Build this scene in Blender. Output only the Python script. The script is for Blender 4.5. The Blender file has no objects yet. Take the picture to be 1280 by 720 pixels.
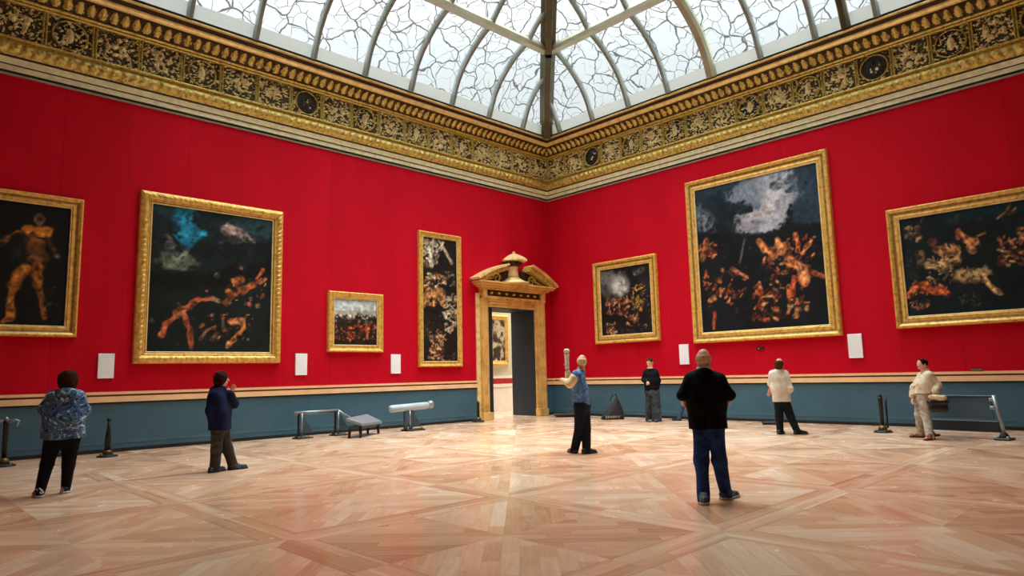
import bpy, math, random
import numpy as np
from mathutils import Vector, Matrix

random.seed(7)
RNG = np.random.default_rng(11)
SC = bpy.context.scene
COL = SC.collection

# ------------------------------------------------------------------ camera (solved from the photograph's vanishing lines)
FPX = 840.7183
YAW, PITCH, ROLL = 0.7977049, 0.12813974, -0.02342628
CAM = np.array([-18.801541, -17.205679, 1.5])
_f = np.array([math.cos(PITCH)*math.cos(YAW), math.cos(PITCH)*math.sin(YAW), math.sin(PITCH)])
_r0 = np.array([math.sin(YAW), -math.cos(YAW), 0.0])
_u0 = np.cross(_r0, _f)
_r = math.cos(ROLL)*_r0 + math.sin(ROLL)*_u0
_u = -math.sin(ROLL)*_r0 + math.cos(ROLL)*_u0

def ray(px, py): return _f + _r*(px-640)/FPX + _u*(360-py)/FPX
def hit_plane(px, py, p, n):
    d = ray(px, py); p = np.asarray(p, float); n = np.asarray(n, float)
    return CAM + d*((p-CAM)@n)/(d@n)
def on_left(px, py): return hit_plane(px, py, (0,0,0), (0,1,0))      # the red wall y = 0
def on_right(px, py): return hit_plane(px, py, (0,0,0), (1,0,0))     # the red wall x = 0
def on_floor(px, py, z=0.0): return hit_plane(px, py, (0,0,z), (0,0,1))

cd = bpy.data.cameras.new('camera')
cd.sensor_fit = 'HORIZONTAL'; cd.sensor_width = 36; cd.lens = 36*FPX/1280
cd.clip_end = 200
cam = bpy.data.objects.new('camera', cd); COL.objects.link(cam)
M = Matrix(((_r[0], _u[0], -_f[0], CAM[0]), (_r[1], _u[1], -_f[1], CAM[1]), (_r[2], _u[2], -_f[2], CAM[2]), (0,0,0,1)))
cam.matrix_world = M
SC.camera = cam

# ------------------------------------------------------------------ object helpers
def link(name, me, mat=None, parent=None, smooth=False):
    if mat is not None:
        for m in (mat if isinstance(mat, (list, tuple)) else [mat]): me.materials.append(m)
    if smooth:
        me.polygons.foreach_set('use_smooth', np.ones(len(me.polygons), bool))
    o = bpy.data.objects.new(name, me); COL.objects.link(o)
    if parent is not None:
        o.parent = parent
    return o

class MB:
    """collects verts / faces (with a material index) for ONE mesh object"""
    def __init__(s): s.v = []; s.f = []; s.m = []
    def add(s, V, Fc, mi=0):
        b = len(s.v); s.v.extend([tuple(map(float, p)) for p in V])
        for q in Fc: s.f.append(tuple(b+i for i in q)); s.m.append(mi)
    def grid(s, A, mi=0, flip=False, miarr=None):
        A = np.asarray(A, float); n, m, _ = A.shape
        b = len(s.v); s.v.extend(map(tuple, A.reshape(-1, 3).tolist()))
        for i in range(n-1):
            for j in range(m-1):
                q = (b+i*m+j, b+i*m+j+1, b+(i+1)*m+j+1, b+(i+1)*m+j)
                s.f.append(q[::-1] if flip else q)
                s.m.append(int(miarr[i, j]) if miarr is not None else mi)
    def box(s, lo, hi, mi=0, bev=0.0):
        x0,y0,z0 = lo; x1,y1,z1 = hi
        if bev > 0:
            b = bev
            # chamfered box: inset on every face
            import itertools
            V = []; idx = {}
            for sx, sy, sz in itertools.product((0,1), repeat=3):
                cx, cy, cz = (x0,x1)[sx], (y0,y1)[sy], (z0,z1)[sz]
                dx, dy, dz = (b,-b)[sx], (b,-b)[sy], (b,-b)[sz]
                idx[(sx,sy,sz)] = len(V)
                V += [(cx, cy+dy, cz+dz), (cx+dx, cy, cz+dz), (cx+dx, cy+dy, cz)]
            F_ = []
            g = lambda a, k: idx[a]+k
            F_ += [[g((0,0,0),0), g((0,0,1),0), g((0,1,1),0), g((0,1,0),0)], [g((1,0,0),0), g((1,1,0),0), g((1,1,1),0), g((1,0,1),0)]]
            F_ += [[g((0,0,0),1), g((1,0,0),1), g((1,0,1),1), g((0,0,1),1)], [g((0,1,0),1), g((0,1,1),1), g((1,1,1),1), g((1,1,0),1)]]
            F_ += [[g((0,0,0),2), g((0,1,0),2), g((1,1,0),2), g((1,0,0),2)], [g((0,0,1),2), g((1,0,1),2), g((1,1,1),2), g((0,1,1),2)]]
            for a in (0,1):
                for c in (0,1):
                    F_.append([g((a,c,0),0), g((a,c,1),0), g((a,c,1),1), g((a,c,0),1)])
                    F_.append([g((a,0,c),0), g((a,1,c),0), g((a,1,c),2), g((a,0,c),2)])
                    F_.append([g((0,a,c),1), g((1,a,c),1), g((1,a,c),2), g((0,a,c),2)])
            for k in idx: F_.append([idx[k], idx[k]+1, idx[k]+2])
            s.add(V, F_, mi); return
        V = [(x0,y0,z0),(x1,y0,z0),(x1,y1,z0),(x0,y1,z0),(x0,y0,z1),(x1,y0,z1),(x1,y1,z1),(x0,y1,z1)]
        s.add(V, [(3,2,1,0),(4,5,6,7),(0,1,5,4),(1,2,6,5),(2,3,7,6),(3,0,4,7)], mi)
    def tube(s, pts, r, n=10, mi=0, cap=True):
        pts = [np.asarray(p, float) for p in pts]
        rs = r if isinstance(r, (list, tuple)) else [r]*len(pts)
        rings = []
        for i, p in enumerate(pts):
            t = pts[min(i+1, len(pts)-1)] - pts[max(i-1, 0)]; t = t/(np.linalg.norm(t)+1e-9)
            a = np.array([0,0,1.0]) if abs(t[2]) < .9 else np.array([1.0,0,0])
            e1 = np.cross(t, a); e1 /= np.linalg.norm(e1); e2 = np.cross(t, e1)
            rings.append([p + rs[i]*(math.cos(q)*e1+math.sin(q)*e2) for q in np.arange(n)*2*math.pi/n])
        V = [v for R in rings for v in R]; Fc = []
        for i in range(len(pts)-1):
            for j in range(n):
                Fc.append((i*n+j, i*n+(j+1)%n, (i+1)*n+(j+1)%n, (i+1)*n+j))
        if cap: Fc.append(tuple(range(n))[::-1]); Fc.append(tuple((len(pts)-1)*n+j for j in range(n)))
        s.add(V, Fc, mi)
    def lathe(s, prof, c=(0,0,0), n=20, mi=0):
        V = []; Fc = []
        for r, z in prof:
            for j in range(n):
                q = j*2*math.pi/n; V.append((c[0]+r*math.cos(q), c[1]+r*math.sin(q), c[2]+z))
        for i in range(len(prof)-1):
            for j in range(n): Fc.append((i*n+j, i*n+(j+1)%n, (i+1)*n+(j+1)%n, (i+1)*n+j))
        Fc.append(tuple(range(n))[::-1]); Fc.append(tuple((len(prof)-1)*n+j for j in range(n)))
        s.add(V, Fc, mi)
    def prism(s, poly, a, b, axis=1, mi=0):
        """poly in the two other axes, extruded along axis from a to b"""
        n = len(poly); V = []
        for t in (a, b):
            for p, q in poly:
                V.append({0:(t,p,q), 1:(p,t,q), 2:(p,q,t)}[axis])
        Fc = [tuple(range(n)), tuple(range(2*n-1, n-1, -1))]
        for i in range(n): Fc.append((i, n+i, n+(i+1)%n, (i+1)%n))
        s.add(V, Fc, mi)
    def build(s, name, mat, parent=None, smooth=False, recalc=True):
        me = bpy.data.meshes.new(name)
        me.from_pydata(s.v, [], s.f)
        if any(s.m): me.polygons.foreach_set('material_index', np.array(s.m, dtype=np.int32))
        me.update()
        if recalc:
            import bmesh
            bm = bmesh.new(); bm.from_mesh(me); bmesh.ops.recalc_face_normals(bm, faces=bm.faces); bm.to_mesh(me); bm.free()
        return link(name, me, mat, parent, smooth)

def thing(name, label, cat, loc=(0,0,0), group=None, rotz=0.0):
    o = bpy.data.objects.new(name, None); COL.objects.link(o)
    o.location = tuple(map(float, loc)); o.rotation_euler = (0,0,rotz)
    o.empty_display_size = .1
    o['label'] = label; o['category'] = cat
    if group: o['group'] = group
    return o
def struct(o): o['kind'] = 'structure'; return o
def struct_root(name, loc=(0,0,0)):
    o = bpy.data.objects.new(name, None); COL.objects.link(o); o.location = loc; o['kind'] = 'structure'; return o

# ------------------------------------------------------------------ materials
def lin(c):
    return tuple(((x/255)/12.92 if x/255 <= .04045 else ((x/255+.055)/1.055)**2.4) for x in c)
def new_mat(name):
    m = bpy.data.materials.new(name); m.use_nodes = True
    nt = m.node_tree; b = nt.nodes['Principled BSDF']
    return m, nt, b
def N(nt, t, **kw):
    n = nt.nodes.new(t)
    for k, v in kw.items(): setattr(n, k, v)
    return n
def mathn(nt, op, a, b=None, c=None):
    n = N(nt, 'ShaderNodeMath', operation=op)
    for i, x in enumerate((a, b, c)):
        if x is None: continue
        if isinstance(x, (int, float)): n.inputs[i].default_value = x
        else: nt.links.new(x, n.inputs[i])
    return n.outputs[0]
def mixc(nt, f, a, b):
    n = N(nt, 'ShaderNodeMix', data_type='RGBA')
    for s_, x in ((n.inputs['Factor'], f), (n.inputs[6], a), (n.inputs[7], b)):
        if isinstance(x, (int, float)): s_.default_value = x
        elif isinstance(x, tuple): s_.default_value = (*x, 1) if len(x) == 3 else x
        else: nt.links.new(x, s_)
    return n.outputs[2]
def ramp(nt, fac, stops, interp='LINEAR'):
    n = N(nt, 'ShaderNodeValToRGB'); cr = n.color_ramp; cr.interpolation = interp
    while len(cr.elements) < len(stops): cr.elements.new(.5)
    for e, (p, c) in zip(cr.elements, stops): e.position = p; e.color = (*c, 1)
    nt.links.new(fac, n.inputs[0]); return n.outputs[0]
def coords(nt, scale=(1,1,1), kind='Object', rot=(0,0,0)):
    t = N(nt, 'ShaderNodeTexCoord'); mp = N(nt, 'ShaderNodeMapping')
    mp.inputs['Scale'].default_value = scale; mp.inputs['Rotation'].default_value = rot
    nt.links.new(t.outputs[kind], mp.inputs[0]); return mp.outputs[0]
def noise(nt, vec, scale, detail=4, rough=.55, dist=0.0):
    n = N(nt, 'ShaderNodeTexNoise'); n.inputs['Scale'].default_value = scale; n.inputs['Detail'].default_value = detail
    n.inputs['Roughness'].default_value = rough; n.inputs['Distortion'].default_value = dist
    nt.links.new(vec, n.inputs['Vector']); return n.outputs['Fac']
def bump(nt, b, h, strength=.3, dist=.01):
    n = N(nt, 'ShaderNodeBump'); n.inputs['Strength'].default_value = strength; n.inputs['Distance'].default_value = dist
    nt.links.new(h, n.inputs['Height']); nt.links.new(n.outputs[0], b.inputs['Normal'])
def mat(name, col, rough=.6, metal=0.0, var=.12, vscale=6.0, bmp=0.0, bscale=30, spec=.5, col2=None, coat=0.0):
    m, nt, b = new_mat(name); c = lin(col)
    v = coords(nt)
    nz = noise(nt, v, vscale)
    c2 = lin(col2) if col2 else tuple(x*(1-var*2.2) for x in c)
    c1 = c if col2 else tuple(min(1, x*(1+var)) for x in c)
    nt.links.new(ramp(nt, nz, [(.3, c2), (.7, c1)]), b.inputs['Base Color'])
    b.inputs['Roughness'].default_value = rough; b.inputs['Metallic'].default_value = metal
    b.inputs['Specular IOR Level'].default_value = spec; b.inputs['Coat Weight'].default_value = coat
    if bmp: bump(nt, b, noise(nt, v, bscale, 5), bmp, .01)
    return m

def gold_mat(name, col=(206,186,98), col2=(130,108,44), scale=14, rough=.42, metal=.3, bmp=.35, bscale=45):
    m, nt, b = new_mat(name); v = coords(nt)
    nz = noise(nt, v, scale, 6, .6)
    nt.links.new(ramp(nt, nz, [(.32, lin(col2)), (.5, lin(col)), (.72, tuple(min(1, x*1.2) for x in lin(col)))]), b.inputs['Base Color'])
    b.inputs['Metallic'].default_value = metal; b.inputs['Roughness'].default_value = rough
    bump(nt, b, noise(nt, v, bscale, 4), bmp, .012)
    return m

# red damask wall
def red_wall():
    m, nt, b = new_mat('red_silk_wall')
    t = N(nt, 'ShaderNodeTexCoord'); sp = N(nt, 'ShaderNodeSeparateXYZ'); nt.links.new(t.outputs['Object'], sp.inputs[0])
    s = mathn(nt, 'ADD', sp.outputs[0], sp.outputs[1])
    w = mathn(nt, 'DIVIDE', s, 1.32)
    fr = mathn(nt, 'FRACT', w); fl = mathn(nt, 'FLOOR', w)
    seam = mathn(nt, 'LESS_THAN', fr, .012)
    wn = N(nt, 'ShaderNodeTexWhiteNoise', noise_dimensions='1D'); nt.links.new(fl, wn.inputs['W'])
    nz = noise(nt, coords(nt, (1,1,.35)), 1.3, 4)
    f = mathn(nt, 'ADD', mathn(nt, 'MULTIPLY', wn.outputs[0], .14), mathn(nt, 'MULTIPLY', nz, .86))
    c = ramp(nt, f, [(.2, lin((176,0,24))), (.8, lin((198,4,36)))])
    c = mixc(nt, mathn(nt, 'MULTIPLY', seam, .35), c, lin((110,0,12)))
    nt.links.new(c, b.inputs['Base Color'])
    b.inputs['Roughness'].default_value = .75; b.inputs['Specular IOR Level'].default_value = .12
    bump(nt, b, noise(nt, coords(nt), 90, 3), .08, .005)
    return m

def parquet():
    m, nt, b = new_mat('oak_parquet_floor')
    t = N(nt, 'ShaderNodeTexCoord'); sp = N(nt, 'ShaderNodeSeparateXYZ'); nt.links.new(t.outputs['Object'], sp.inputs[0])
    S = 2.9
    X = mathn(nt, 'DIVIDE', mathn(nt, 'ADD', sp.outputs[0], 1.25), S); Y = mathn(nt, 'DIVIDE', mathn(nt, 'ADD', sp.outputs[1], 2.25), S)
    u = mathn(nt, 'SUBTRACT', mathn(nt, 'FRACT', X), .5); v = mathn(nt, 'SUBTRACT', mathn(nt, 'FRACT', Y), .5)
    iu = mathn(nt, 'FLOOR', X); iv = mathn(nt, 'FLOOR', Y)
    au = mathn(nt, 'ABSOLUTE', u); av = mathn(nt, 'ABSOLUTE', v)
    mx = mathn(nt, 'MAXIMUM', au, av)
    band = mathn(nt, 'GREATER_THAN', mx, .435)
    quad = mathn(nt, 'GREATER_THAN', au, av)                       # which pair of triangles
    su = mathn(nt, 'GREATER_THAN', u, 0); sv = mathn(nt, 'GREATER_THAN', v, 0)
    # plank rows: inside the field they run diagonally, mirrored per quarter; in the band they run along it
    sgn = mathn(nt, 'SUBTRACT', mathn(nt, 'MULTIPLY', mathn(nt, 'ABSOLUTE', mathn(nt, 'SUBTRACT', su, sv)), 2), 1)
    dg = mathn(nt, 'ADD', u, mathn(nt, 'MULTIPLY', v, sgn))
    dl = mathn(nt, 'SUBTRACT', u, mathn(nt, 'MULTIPLY', v, sgn))
    row = mathn(nt, 'MULTIPLY', dg, 13.0); along = mathn(nt, 'MULTIPLY', dl, 3.2)
    brow = mathn(nt, 'MULTIPLY', mx, 31.0)
    balong = mathn(nt, 'MULTIPLY', mathn(nt, 'MINIMUM', au, av), 2.2)
    def sel(a, b_):   # band ? a : b
        return mathn(nt, 'ADD', mathn(nt, 'MULTIPLY', band, a), mathn(nt, 'MULTIPLY', mathn(nt, 'SUBTRACT', 1, band), b_))
    R = sel(brow, row); A = sel(balong, along)
    ri = mathn(nt, 'FLOOR', R)
    A2 = mathn(nt, 'ADD', A, mathn(nt, 'MULTIPLY', mathn(nt, 'FRACT', mathn(nt, 'MULTIPLY', ri, .618)), 1.0))
    ai = mathn(nt, 'FLOOR', A2)
    cb = N(nt, 'ShaderNodeCombineXYZ')
    nt.links.new(mathn(nt, 'ADD', ri, mathn(nt, 'MULTIPLY', iu, 17.3)), cb.inputs[0])
    nt.links.new(mathn(nt, 'ADD', ai, mathn(nt, 'MULTIPLY', iv, 31.7)), cb.inputs[1])
    nt.links.new(mathn(nt, 'ADD', mathn(nt, 'MULTIPLY', band, 7), mathn(nt, 'ADD', mathn(nt, 'MULTIPLY', su, 3), mathn(nt, 'MULTIPLY', sv, 5))), cb.inputs[2])
    wn = N(nt, 'ShaderNodeTexWhiteNoise', noise_dimensions='3D'); nt.links.new(cb.outputs[0], wn.inputs['Vector'])
    # per quarter tone: the four big triangles of a panel differ
    cq = N(nt, 'ShaderNodeCombineXYZ')
    nt.links.new(mathn(nt, 'ADD', iu, mathn(nt, 'MULTIPLY', quad, 13)), cq.inputs[0]); nt.links.new(mathn(nt, 'ADD', iv, mathn(nt, 'MULTIPLY', band, 41)), cq.inputs[1])
    nt.links.new(mathn(nt, 'ADD', su, mathn(nt, 'MULTIPLY', sv, 2)), cq.inputs[2])
    wq = N(nt, 'ShaderNodeTexWhiteNoise', noise_dimensions='3D'); nt.links.new(cq.outputs[0], wq.inputs['Vector'])
    cg = N(nt, 'ShaderNodeCombineXYZ')
    nt.links.new(mathn(nt, 'MULTIPLY', R, 1.4), cg.inputs[0]); nt.links.new(mathn(nt, 'MULTIPLY', A, .45), cg.inputs[1]); nt.links.new(wn.outputs[0], cg.inputs[2])
    gr = noise(nt, cg.outputs[0], 3.0, 5, .65)
    big = noise(nt, coords(nt), .22, 3)
    f = mathn(nt, 'ADD', mathn(nt, 'ADD', mathn(nt, 'MULTIPLY', wn.outputs[0], .22), mathn(nt, 'MULTIPLY', gr, .36)),
              mathn(nt, 'ADD', mathn(nt, 'MULTIPLY', wq.outputs[0], .30), mathn(nt, 'MULTIPLY', big, .12)))
    c = ramp(nt, f, [(.2, lin((168,122,88))), (.42, lin((202,160,126))), (.6, lin((216,182,150))), (.82, lin((230,212,188)))])
    gap = mathn(nt, 'LESS_THAN', mathn(nt, 'FRACT', R), .04)
    c = mixc(nt, mathn(nt, 'MULTIPLY', gap, .15), c, lin((96,58,34)))
    edge = mathn(nt, 'LESS_THAN', mathn(nt, 'ABSOLUTE', mathn(nt, 'SUBTRACT', mx, .435)), .004)
    c = mixc(nt, mathn(nt, 'MULTIPLY', edge, .25), c, lin((110,68,40)))
    nt.links.new(c, b.inputs['Base Color'])
    rn = noise(nt, coords(nt), 1.7, 4)
    nt.links.new(ramp(nt, rn, [(.3, (.15,)*3), (.7, (.29,)*3)]), b.inputs['Roughness'])
    b.inputs['Specular IOR Level'].default_value = .5; b.inputs['Coat Weight'].default_value = 0
    bump(nt, b, noise(nt, coords(nt, (1,1,1)), 2.2, 3), .12, .01)
    return m

def glass_pane():
    m, nt, b = new_mat('leaded_skylight_glass')
    out = nt.nodes['Material Output']; nt.nodes.remove(b)
    v = coords(nt, kind='UV')
    nz = N(nt, 'ShaderNodeTexNoise'); nz.inputs['Scale'].default_value = .9; nz.inputs['Detail'].default_value = 3
    nt.links.new(v, nz.inputs['Vector'])
    off = N(nt, 'ShaderNodeVectorMath', operation='MULTIPLY_ADD'); nt.links.new(nz.outputs['Color'], off.inputs[0]); off.inputs[1].default_value = (.9,.9,.9); nt.links.new(v, off.inputs[2])
    def lines(scale, w):
        vo = N(nt, 'ShaderNodeTexVoronoi', feature='DISTANCE_TO_EDGE', voronoi_dimensions='2D'); vo.inputs['Scale'].default_value = scale
        nt.links.new(off.outputs[0], vo.inputs['Vector'])
        return ramp(nt, vo.outputs['Distance'], [(w*.45, (1,1,1)), (w, (0,0,0))])
    l1 = lines(1.3, .034); l2 = lines(2.7, .040)
    g = noise(nt, v, 1.1, 3)
    gate = ramp(nt, g, [(.40, (0,0,0)), (.52, (1,1,1))])
    L = mathn(nt, 'MAXIMUM', mathn(nt, 'MULTIPLY', l1, .85), mathn(nt, 'MULTIPLY', mathn(nt, 'MULTIPLY', l2, gate), .7))
    tr = N(nt, 'ShaderNodeBsdfTransparent'); tr.inputs[0].default_value = (.93,.96,.965,1)
    df = N(nt, 'ShaderNodeBsdfDiffuse'); df.inputs[0].default_value = (*lin((108,108,106)), 1)
    mx = N(nt, 'ShaderNodeMixShader'); nt.links.new(L, mx.inputs[0]); nt.links.new(tr.outputs[0], mx.inputs[1]); nt.links.new(df.outputs[0], mx.inputs[2])
    nt.links.new(mx.outputs[0], out.inputs[0])
    return m

def sill_mat():
    m, nt, b = new_mat('frosted_glass_sill')
    out = nt.nodes['Material Output']; t = N(nt, 'ShaderNodeBsdfTranslucent'); t.inputs[0].default_value = (*lin((214,224,222)), 1)
    b.inputs['Base Color'].default_value = (*lin((206,218,216)), 1); b.inputs['Roughness'].default_value = .6
    x = N(nt, 'ShaderNodeMixShader'); x.inputs[0].default_value = .10
    nt.links.new(b.outputs[0], x.inputs[1]); nt.links.new(t.outputs[0], x.inputs[2]); nt.links.new(x.outputs[0], out.inputs[0])
    return m

def three_tone(name, stops, scale, rough=.8, dist=1.5, detail=4, bmp=.2):
    m, nt, b = new_mat(name); v = coords(nt)
    nz = noise(nt, v, scale, detail, .6, dist)
    nt.links.new(ramp(nt, nz, [(p, lin(c)) for p, c in stops]), b.inputs['Base Color'])
    b.inputs['Roughness'].default_value = rough; b.inputs['Specular IOR Level'].default_value = .2
    if bmp: bump(nt, b, noise(nt, v, 60, 3), bmp, .004)
    return m

def canvas_mat():
    m, nt, b = new_mat('oil_paint_on_canvas')
    a = N(nt, 'ShaderNodeVertexColor'); a.layer_name = 'paint'
    nt.links.new(a.outputs['Color'], b.inputs['Base Color'])
    b.inputs['Roughness'].default_value = .5; b.inputs['Specular IOR Level'].default_value = .22
    bump(nt, b, noise(nt, coords(nt), 18, 5), .15, .006)
    return m

MT = dict(
    red=red_wall(), parquet=parquet(), glass=glass_pane(), canvas=canvas_mat(),
    dado=mat('slate_blue_dado', (58,98,116), .55, var=.06, vscale=1.2, bmp=.05),
    dado_line=mat('dado_moulding_line', (74,114,130), .5, var=.04),
    black=mat('black_skirting', (20,22,22), .5, var=.1),
    rail=mat('cream_rail', (240,200,150), .45, var=.05, vscale=3),
    rail_red=mat('rail_red_gap', (120,22,18), .6, var=.05),
    stone=mat('light_block_grey', (206,220,218), .8, var=.03, vscale=1),
    cream=mat('cream_fascia', (232,236,196), .5, var=.10, vscale=7, bmp=.2),
    darkline=mat('dark_fascia_line', (24,34,26), .6, var=.1),  # dark colour of the thin lines below and between the fascia bands
    wire=mat('pale_picture_rail', (176,190,186), .35, metal=.4, var=.1),
    gold=gold_mat('gilt_ornament'), gold_hi=gold_mat('gilt_bright_and_lit', (244,222,156), (220,190,118), 5, .36, .3, .1),  # bright gilt; on the crown it also paints the highlight
    gold_dk=gold_mat('gilt_dark_and_shaded', (66,46,18), (32,22,8), 9, .55, .2, .2),  # dark gilt; around the crown it also paints shade
    groove=gold_mat('gilt_groove', (150,110,52), (104,72,28), 10, .5, .2, .2),
    gold_fr=gold_mat('gilt_frame', (222,182,90), (182,138,56), 10, .42, .3, .25),
    gold_pale=gold_mat('gilt_relief_pale', (240,230,176), (190,172,110), 9, .55, .15, .4, 30),
    gold_door=gold_mat('gilt_door_surround', (222,182,106), (188,146,74), 3, .45, .2, .12),
    ground=mat('umber_frieze_ground', (78,72,42), .7, var=.25, vscale=9),
    bronze=mat('bronze_roundel', (44,46,38), .45, metal=.3, var=.3, vscale=12),
    sill=sill_mat(), rib=mat('grey_painted_iron', (132,138,132), .55, var=.06, vscale=2),
    rib_dk=mat('bronze_painted_iron', (80,74,48), .5, metal=.2, var=.12, vscale=3),
    beam=mat('stone_coloured_ring_beam', (164,162,136), .55, var=.06, vscale=2),
    jamb=mat('dark_teal_door_lining', (20,40,52), .5, var=.06, vscale=2),
    white=mat('white_wall_paint', (236,236,230), .6, var=.02),
    card=mat('white_card', (238,242,244), .6, var=.01),
    beyond=mat('cream_wall_paint', (206,204,176), .7, var=.04),
    steel=mat('brushed_grey_steel', (152,166,172), .35, metal=.55, var=.06),
    steel_dk=mat('slate_grey_metal', (66,84,92), .45, metal=.3, var=.08),
    iron=mat('black_iron', (26,28,28), .45, metal=.3, var=.12),
    brass=mat('aged_brass', (104,88,56), .45, metal=.5, var=.15),
    skin=mat('skin', (222,168,138), .55, var=.07, vscale=12),
    skin_dk=mat('skin_tan', (196,132,100), .55, var=.07, vscale=12),
)
SKY_LOW, SKY_TOP, SKY_POW, EXPO = .41, 15.0, 6.0, 1.0

# ================================================================== ROOM SHELL
LX, LY = 23.0, 21.0            # room length along the two red walls
HW = 10.3
DX0, DX1, DZ = -3.25, -0.93, 3.85   # doorway in the left wall

def box_obj(name, boxes, m, parent=None, bev=0.0):
    b = MB()
    for lo, hi in boxes: b.box(lo, hi, 0, bev)
    return b.build(name, m, parent)

struct(box_obj('floor', [((-LX-.3, -LY-.3, -.2), (7, 3.5, 0))], MT['parquet']))
struct(box_obj('wall_left', [((-LX-.3, 0, 0), (DX0, 1.2, HW)), ((DX1, 0, 0), (.3, 1.2, HW)), ((DX0, 0, DZ), (DX1, 1.2, HW))], MT['red']))
struct(box_obj('wall_right', [((0, -LY-.3, 0), (.3, 0, HW))], MT['red']))
struct(box_obj('wall_back', [((-LX-.3, -LY-.3, 0), (-LX, 0, HW))], MT['red']))
struct(box_obj('wall_front', [((-LX, -LY-.3, 0), (0, -LY, HW))], MT['red']))

# dado, skirting and rail (each run its own piece of trim)
JL, JR = -3.80, -0.36          # where the door surround interrupts them
def runs(w, z0, z1, d):
    if w == 'left': return [((-LX, -d, z0), (JL, 0, z1)), ((JR, -d, z0), (0, 0, z1))]
    if w == 'right': return [((-d, -LY, z0), (0, 0, z1))]
    if w == 'back': return [((-LX, -LY, z0), (-LX+d, 0, z1))]
    return [((-LX, -LY, z0), (0, -LY+d, z1))]
k = 1
for w in ('left', 'right', 'back', 'front'):
    root = struct(box_obj('baseboard_'+w, runs(w, 0, .075, .05), MT['black']))
    struct(box_obj('trim_%d' % k, runs(w, .075, 1.062, .03), MT['dado'])); k += 1
    box_obj('dado_moulding', runs(w, .19, .215, .038) + runs(w, .225, .24, .034), MT['dado_line'], root)
    r = struct(box_obj('trim_%d' % k, runs(w, 1.10, 1.225, .07), MT['rail'])); k += 1
    box_obj('rail_bead', runs(w, 1.268, 1.328, .055), MT['rail'], r)
    box_obj('rail_gap', runs(w, 1.225, 1.268, .03), MT['rail_red'], r)
    box_obj('rail_painted_shade', runs(w, 1.062, 1.10, .036), MT['black'], r)  # black strip: the shade under the rail put into the colour

# ------------------------------------------------------------------ gilded entablature
SPAN = dict(left=LX, right=LY, back=LY, front=LX)
def wpt(w, s, d, z):
    s, d, z = np.broadcast_arrays(np.asarray(s, float), np.asarray(d, float), np.asarray(z, float))
    if w == 'left': P_ = (-s, -d, z)
    elif w == 'right': P_ = (-d, -s, z)
    elif w == 'back': P_ = (-LX+d, -s, z)
    else: P_ = (-s, -LY+d, z)
    return np.stack(P_, -1)
def strip(mb, w, prof, ds=None, disp=None, mi=0, thr=None):
    S = SPAN[w]; prof = np.array(prof, float)
    n = 2 if ds is None else int(S/ds)
    t = np.linspace(0, 1, n)[:, None]
    d = prof[None, :, 0]; z = prof[None, :, 1]
    s = d + t*(S-2*d)
    if disp is not None:
        h = disp(s, np.linspace(0, 1, len(prof))[None, :])
        A = wpt(w, s, d+h, z+0*s)
        mm = None
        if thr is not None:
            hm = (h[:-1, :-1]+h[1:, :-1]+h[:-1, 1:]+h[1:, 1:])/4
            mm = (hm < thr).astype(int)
        mb.grid(A, mi, flip=(w in ('right', 'front')), miarr=mm)
    else:
        mb.grid(wpt(w, s, d+0*s, z+0*s), mi, flip=(w in ('right', 'front')))

def arc(p0, p1, bulge, n=9):
    p0 = np.array(p0); p1 = np.array(p1); t = np.linspace(0, 1, n)
    c = p1-p0; nrm = np.array([c[1], -c[0]]); nrm = nrm/np.linalg.norm(nrm)
    return [tuple(p0 + c*q + nrm*bulge*math.sin(math.pi*q)) for q in t]

_ph = RNG.uniform(0, 6.28, 16); _fr = RNG.uniform(18, 60, 16)
def wob(s, t):
    o = 0
    for i in range(8): o = o + np.sin(s*_fr[i] + t*_fr[i+8]*.25 + _ph[i])
    return o/8
def leaf_band(s, t):     # running laurel on the torus
    a = np.abs(np.sin(math.pi*s/.21 + 1.6*t)) * np.sin(math.pi*np.clip(t, 0, 1))
    return .045*a + .03*wob(s, t*9)*np.sin(math.pi*t)
def acanthus(s, t):
    ph = s/.23
    c = np.abs((ph % 1)-.5)*2
    up = np.clip(1.25-c*1.1-np.abs(t-.35)*.9, 0, 1)
    return (.085*up + .03*wob(s*1.6, t*9))*np.sin(math.pi*np.clip(t, 0, 1))**.5

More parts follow.
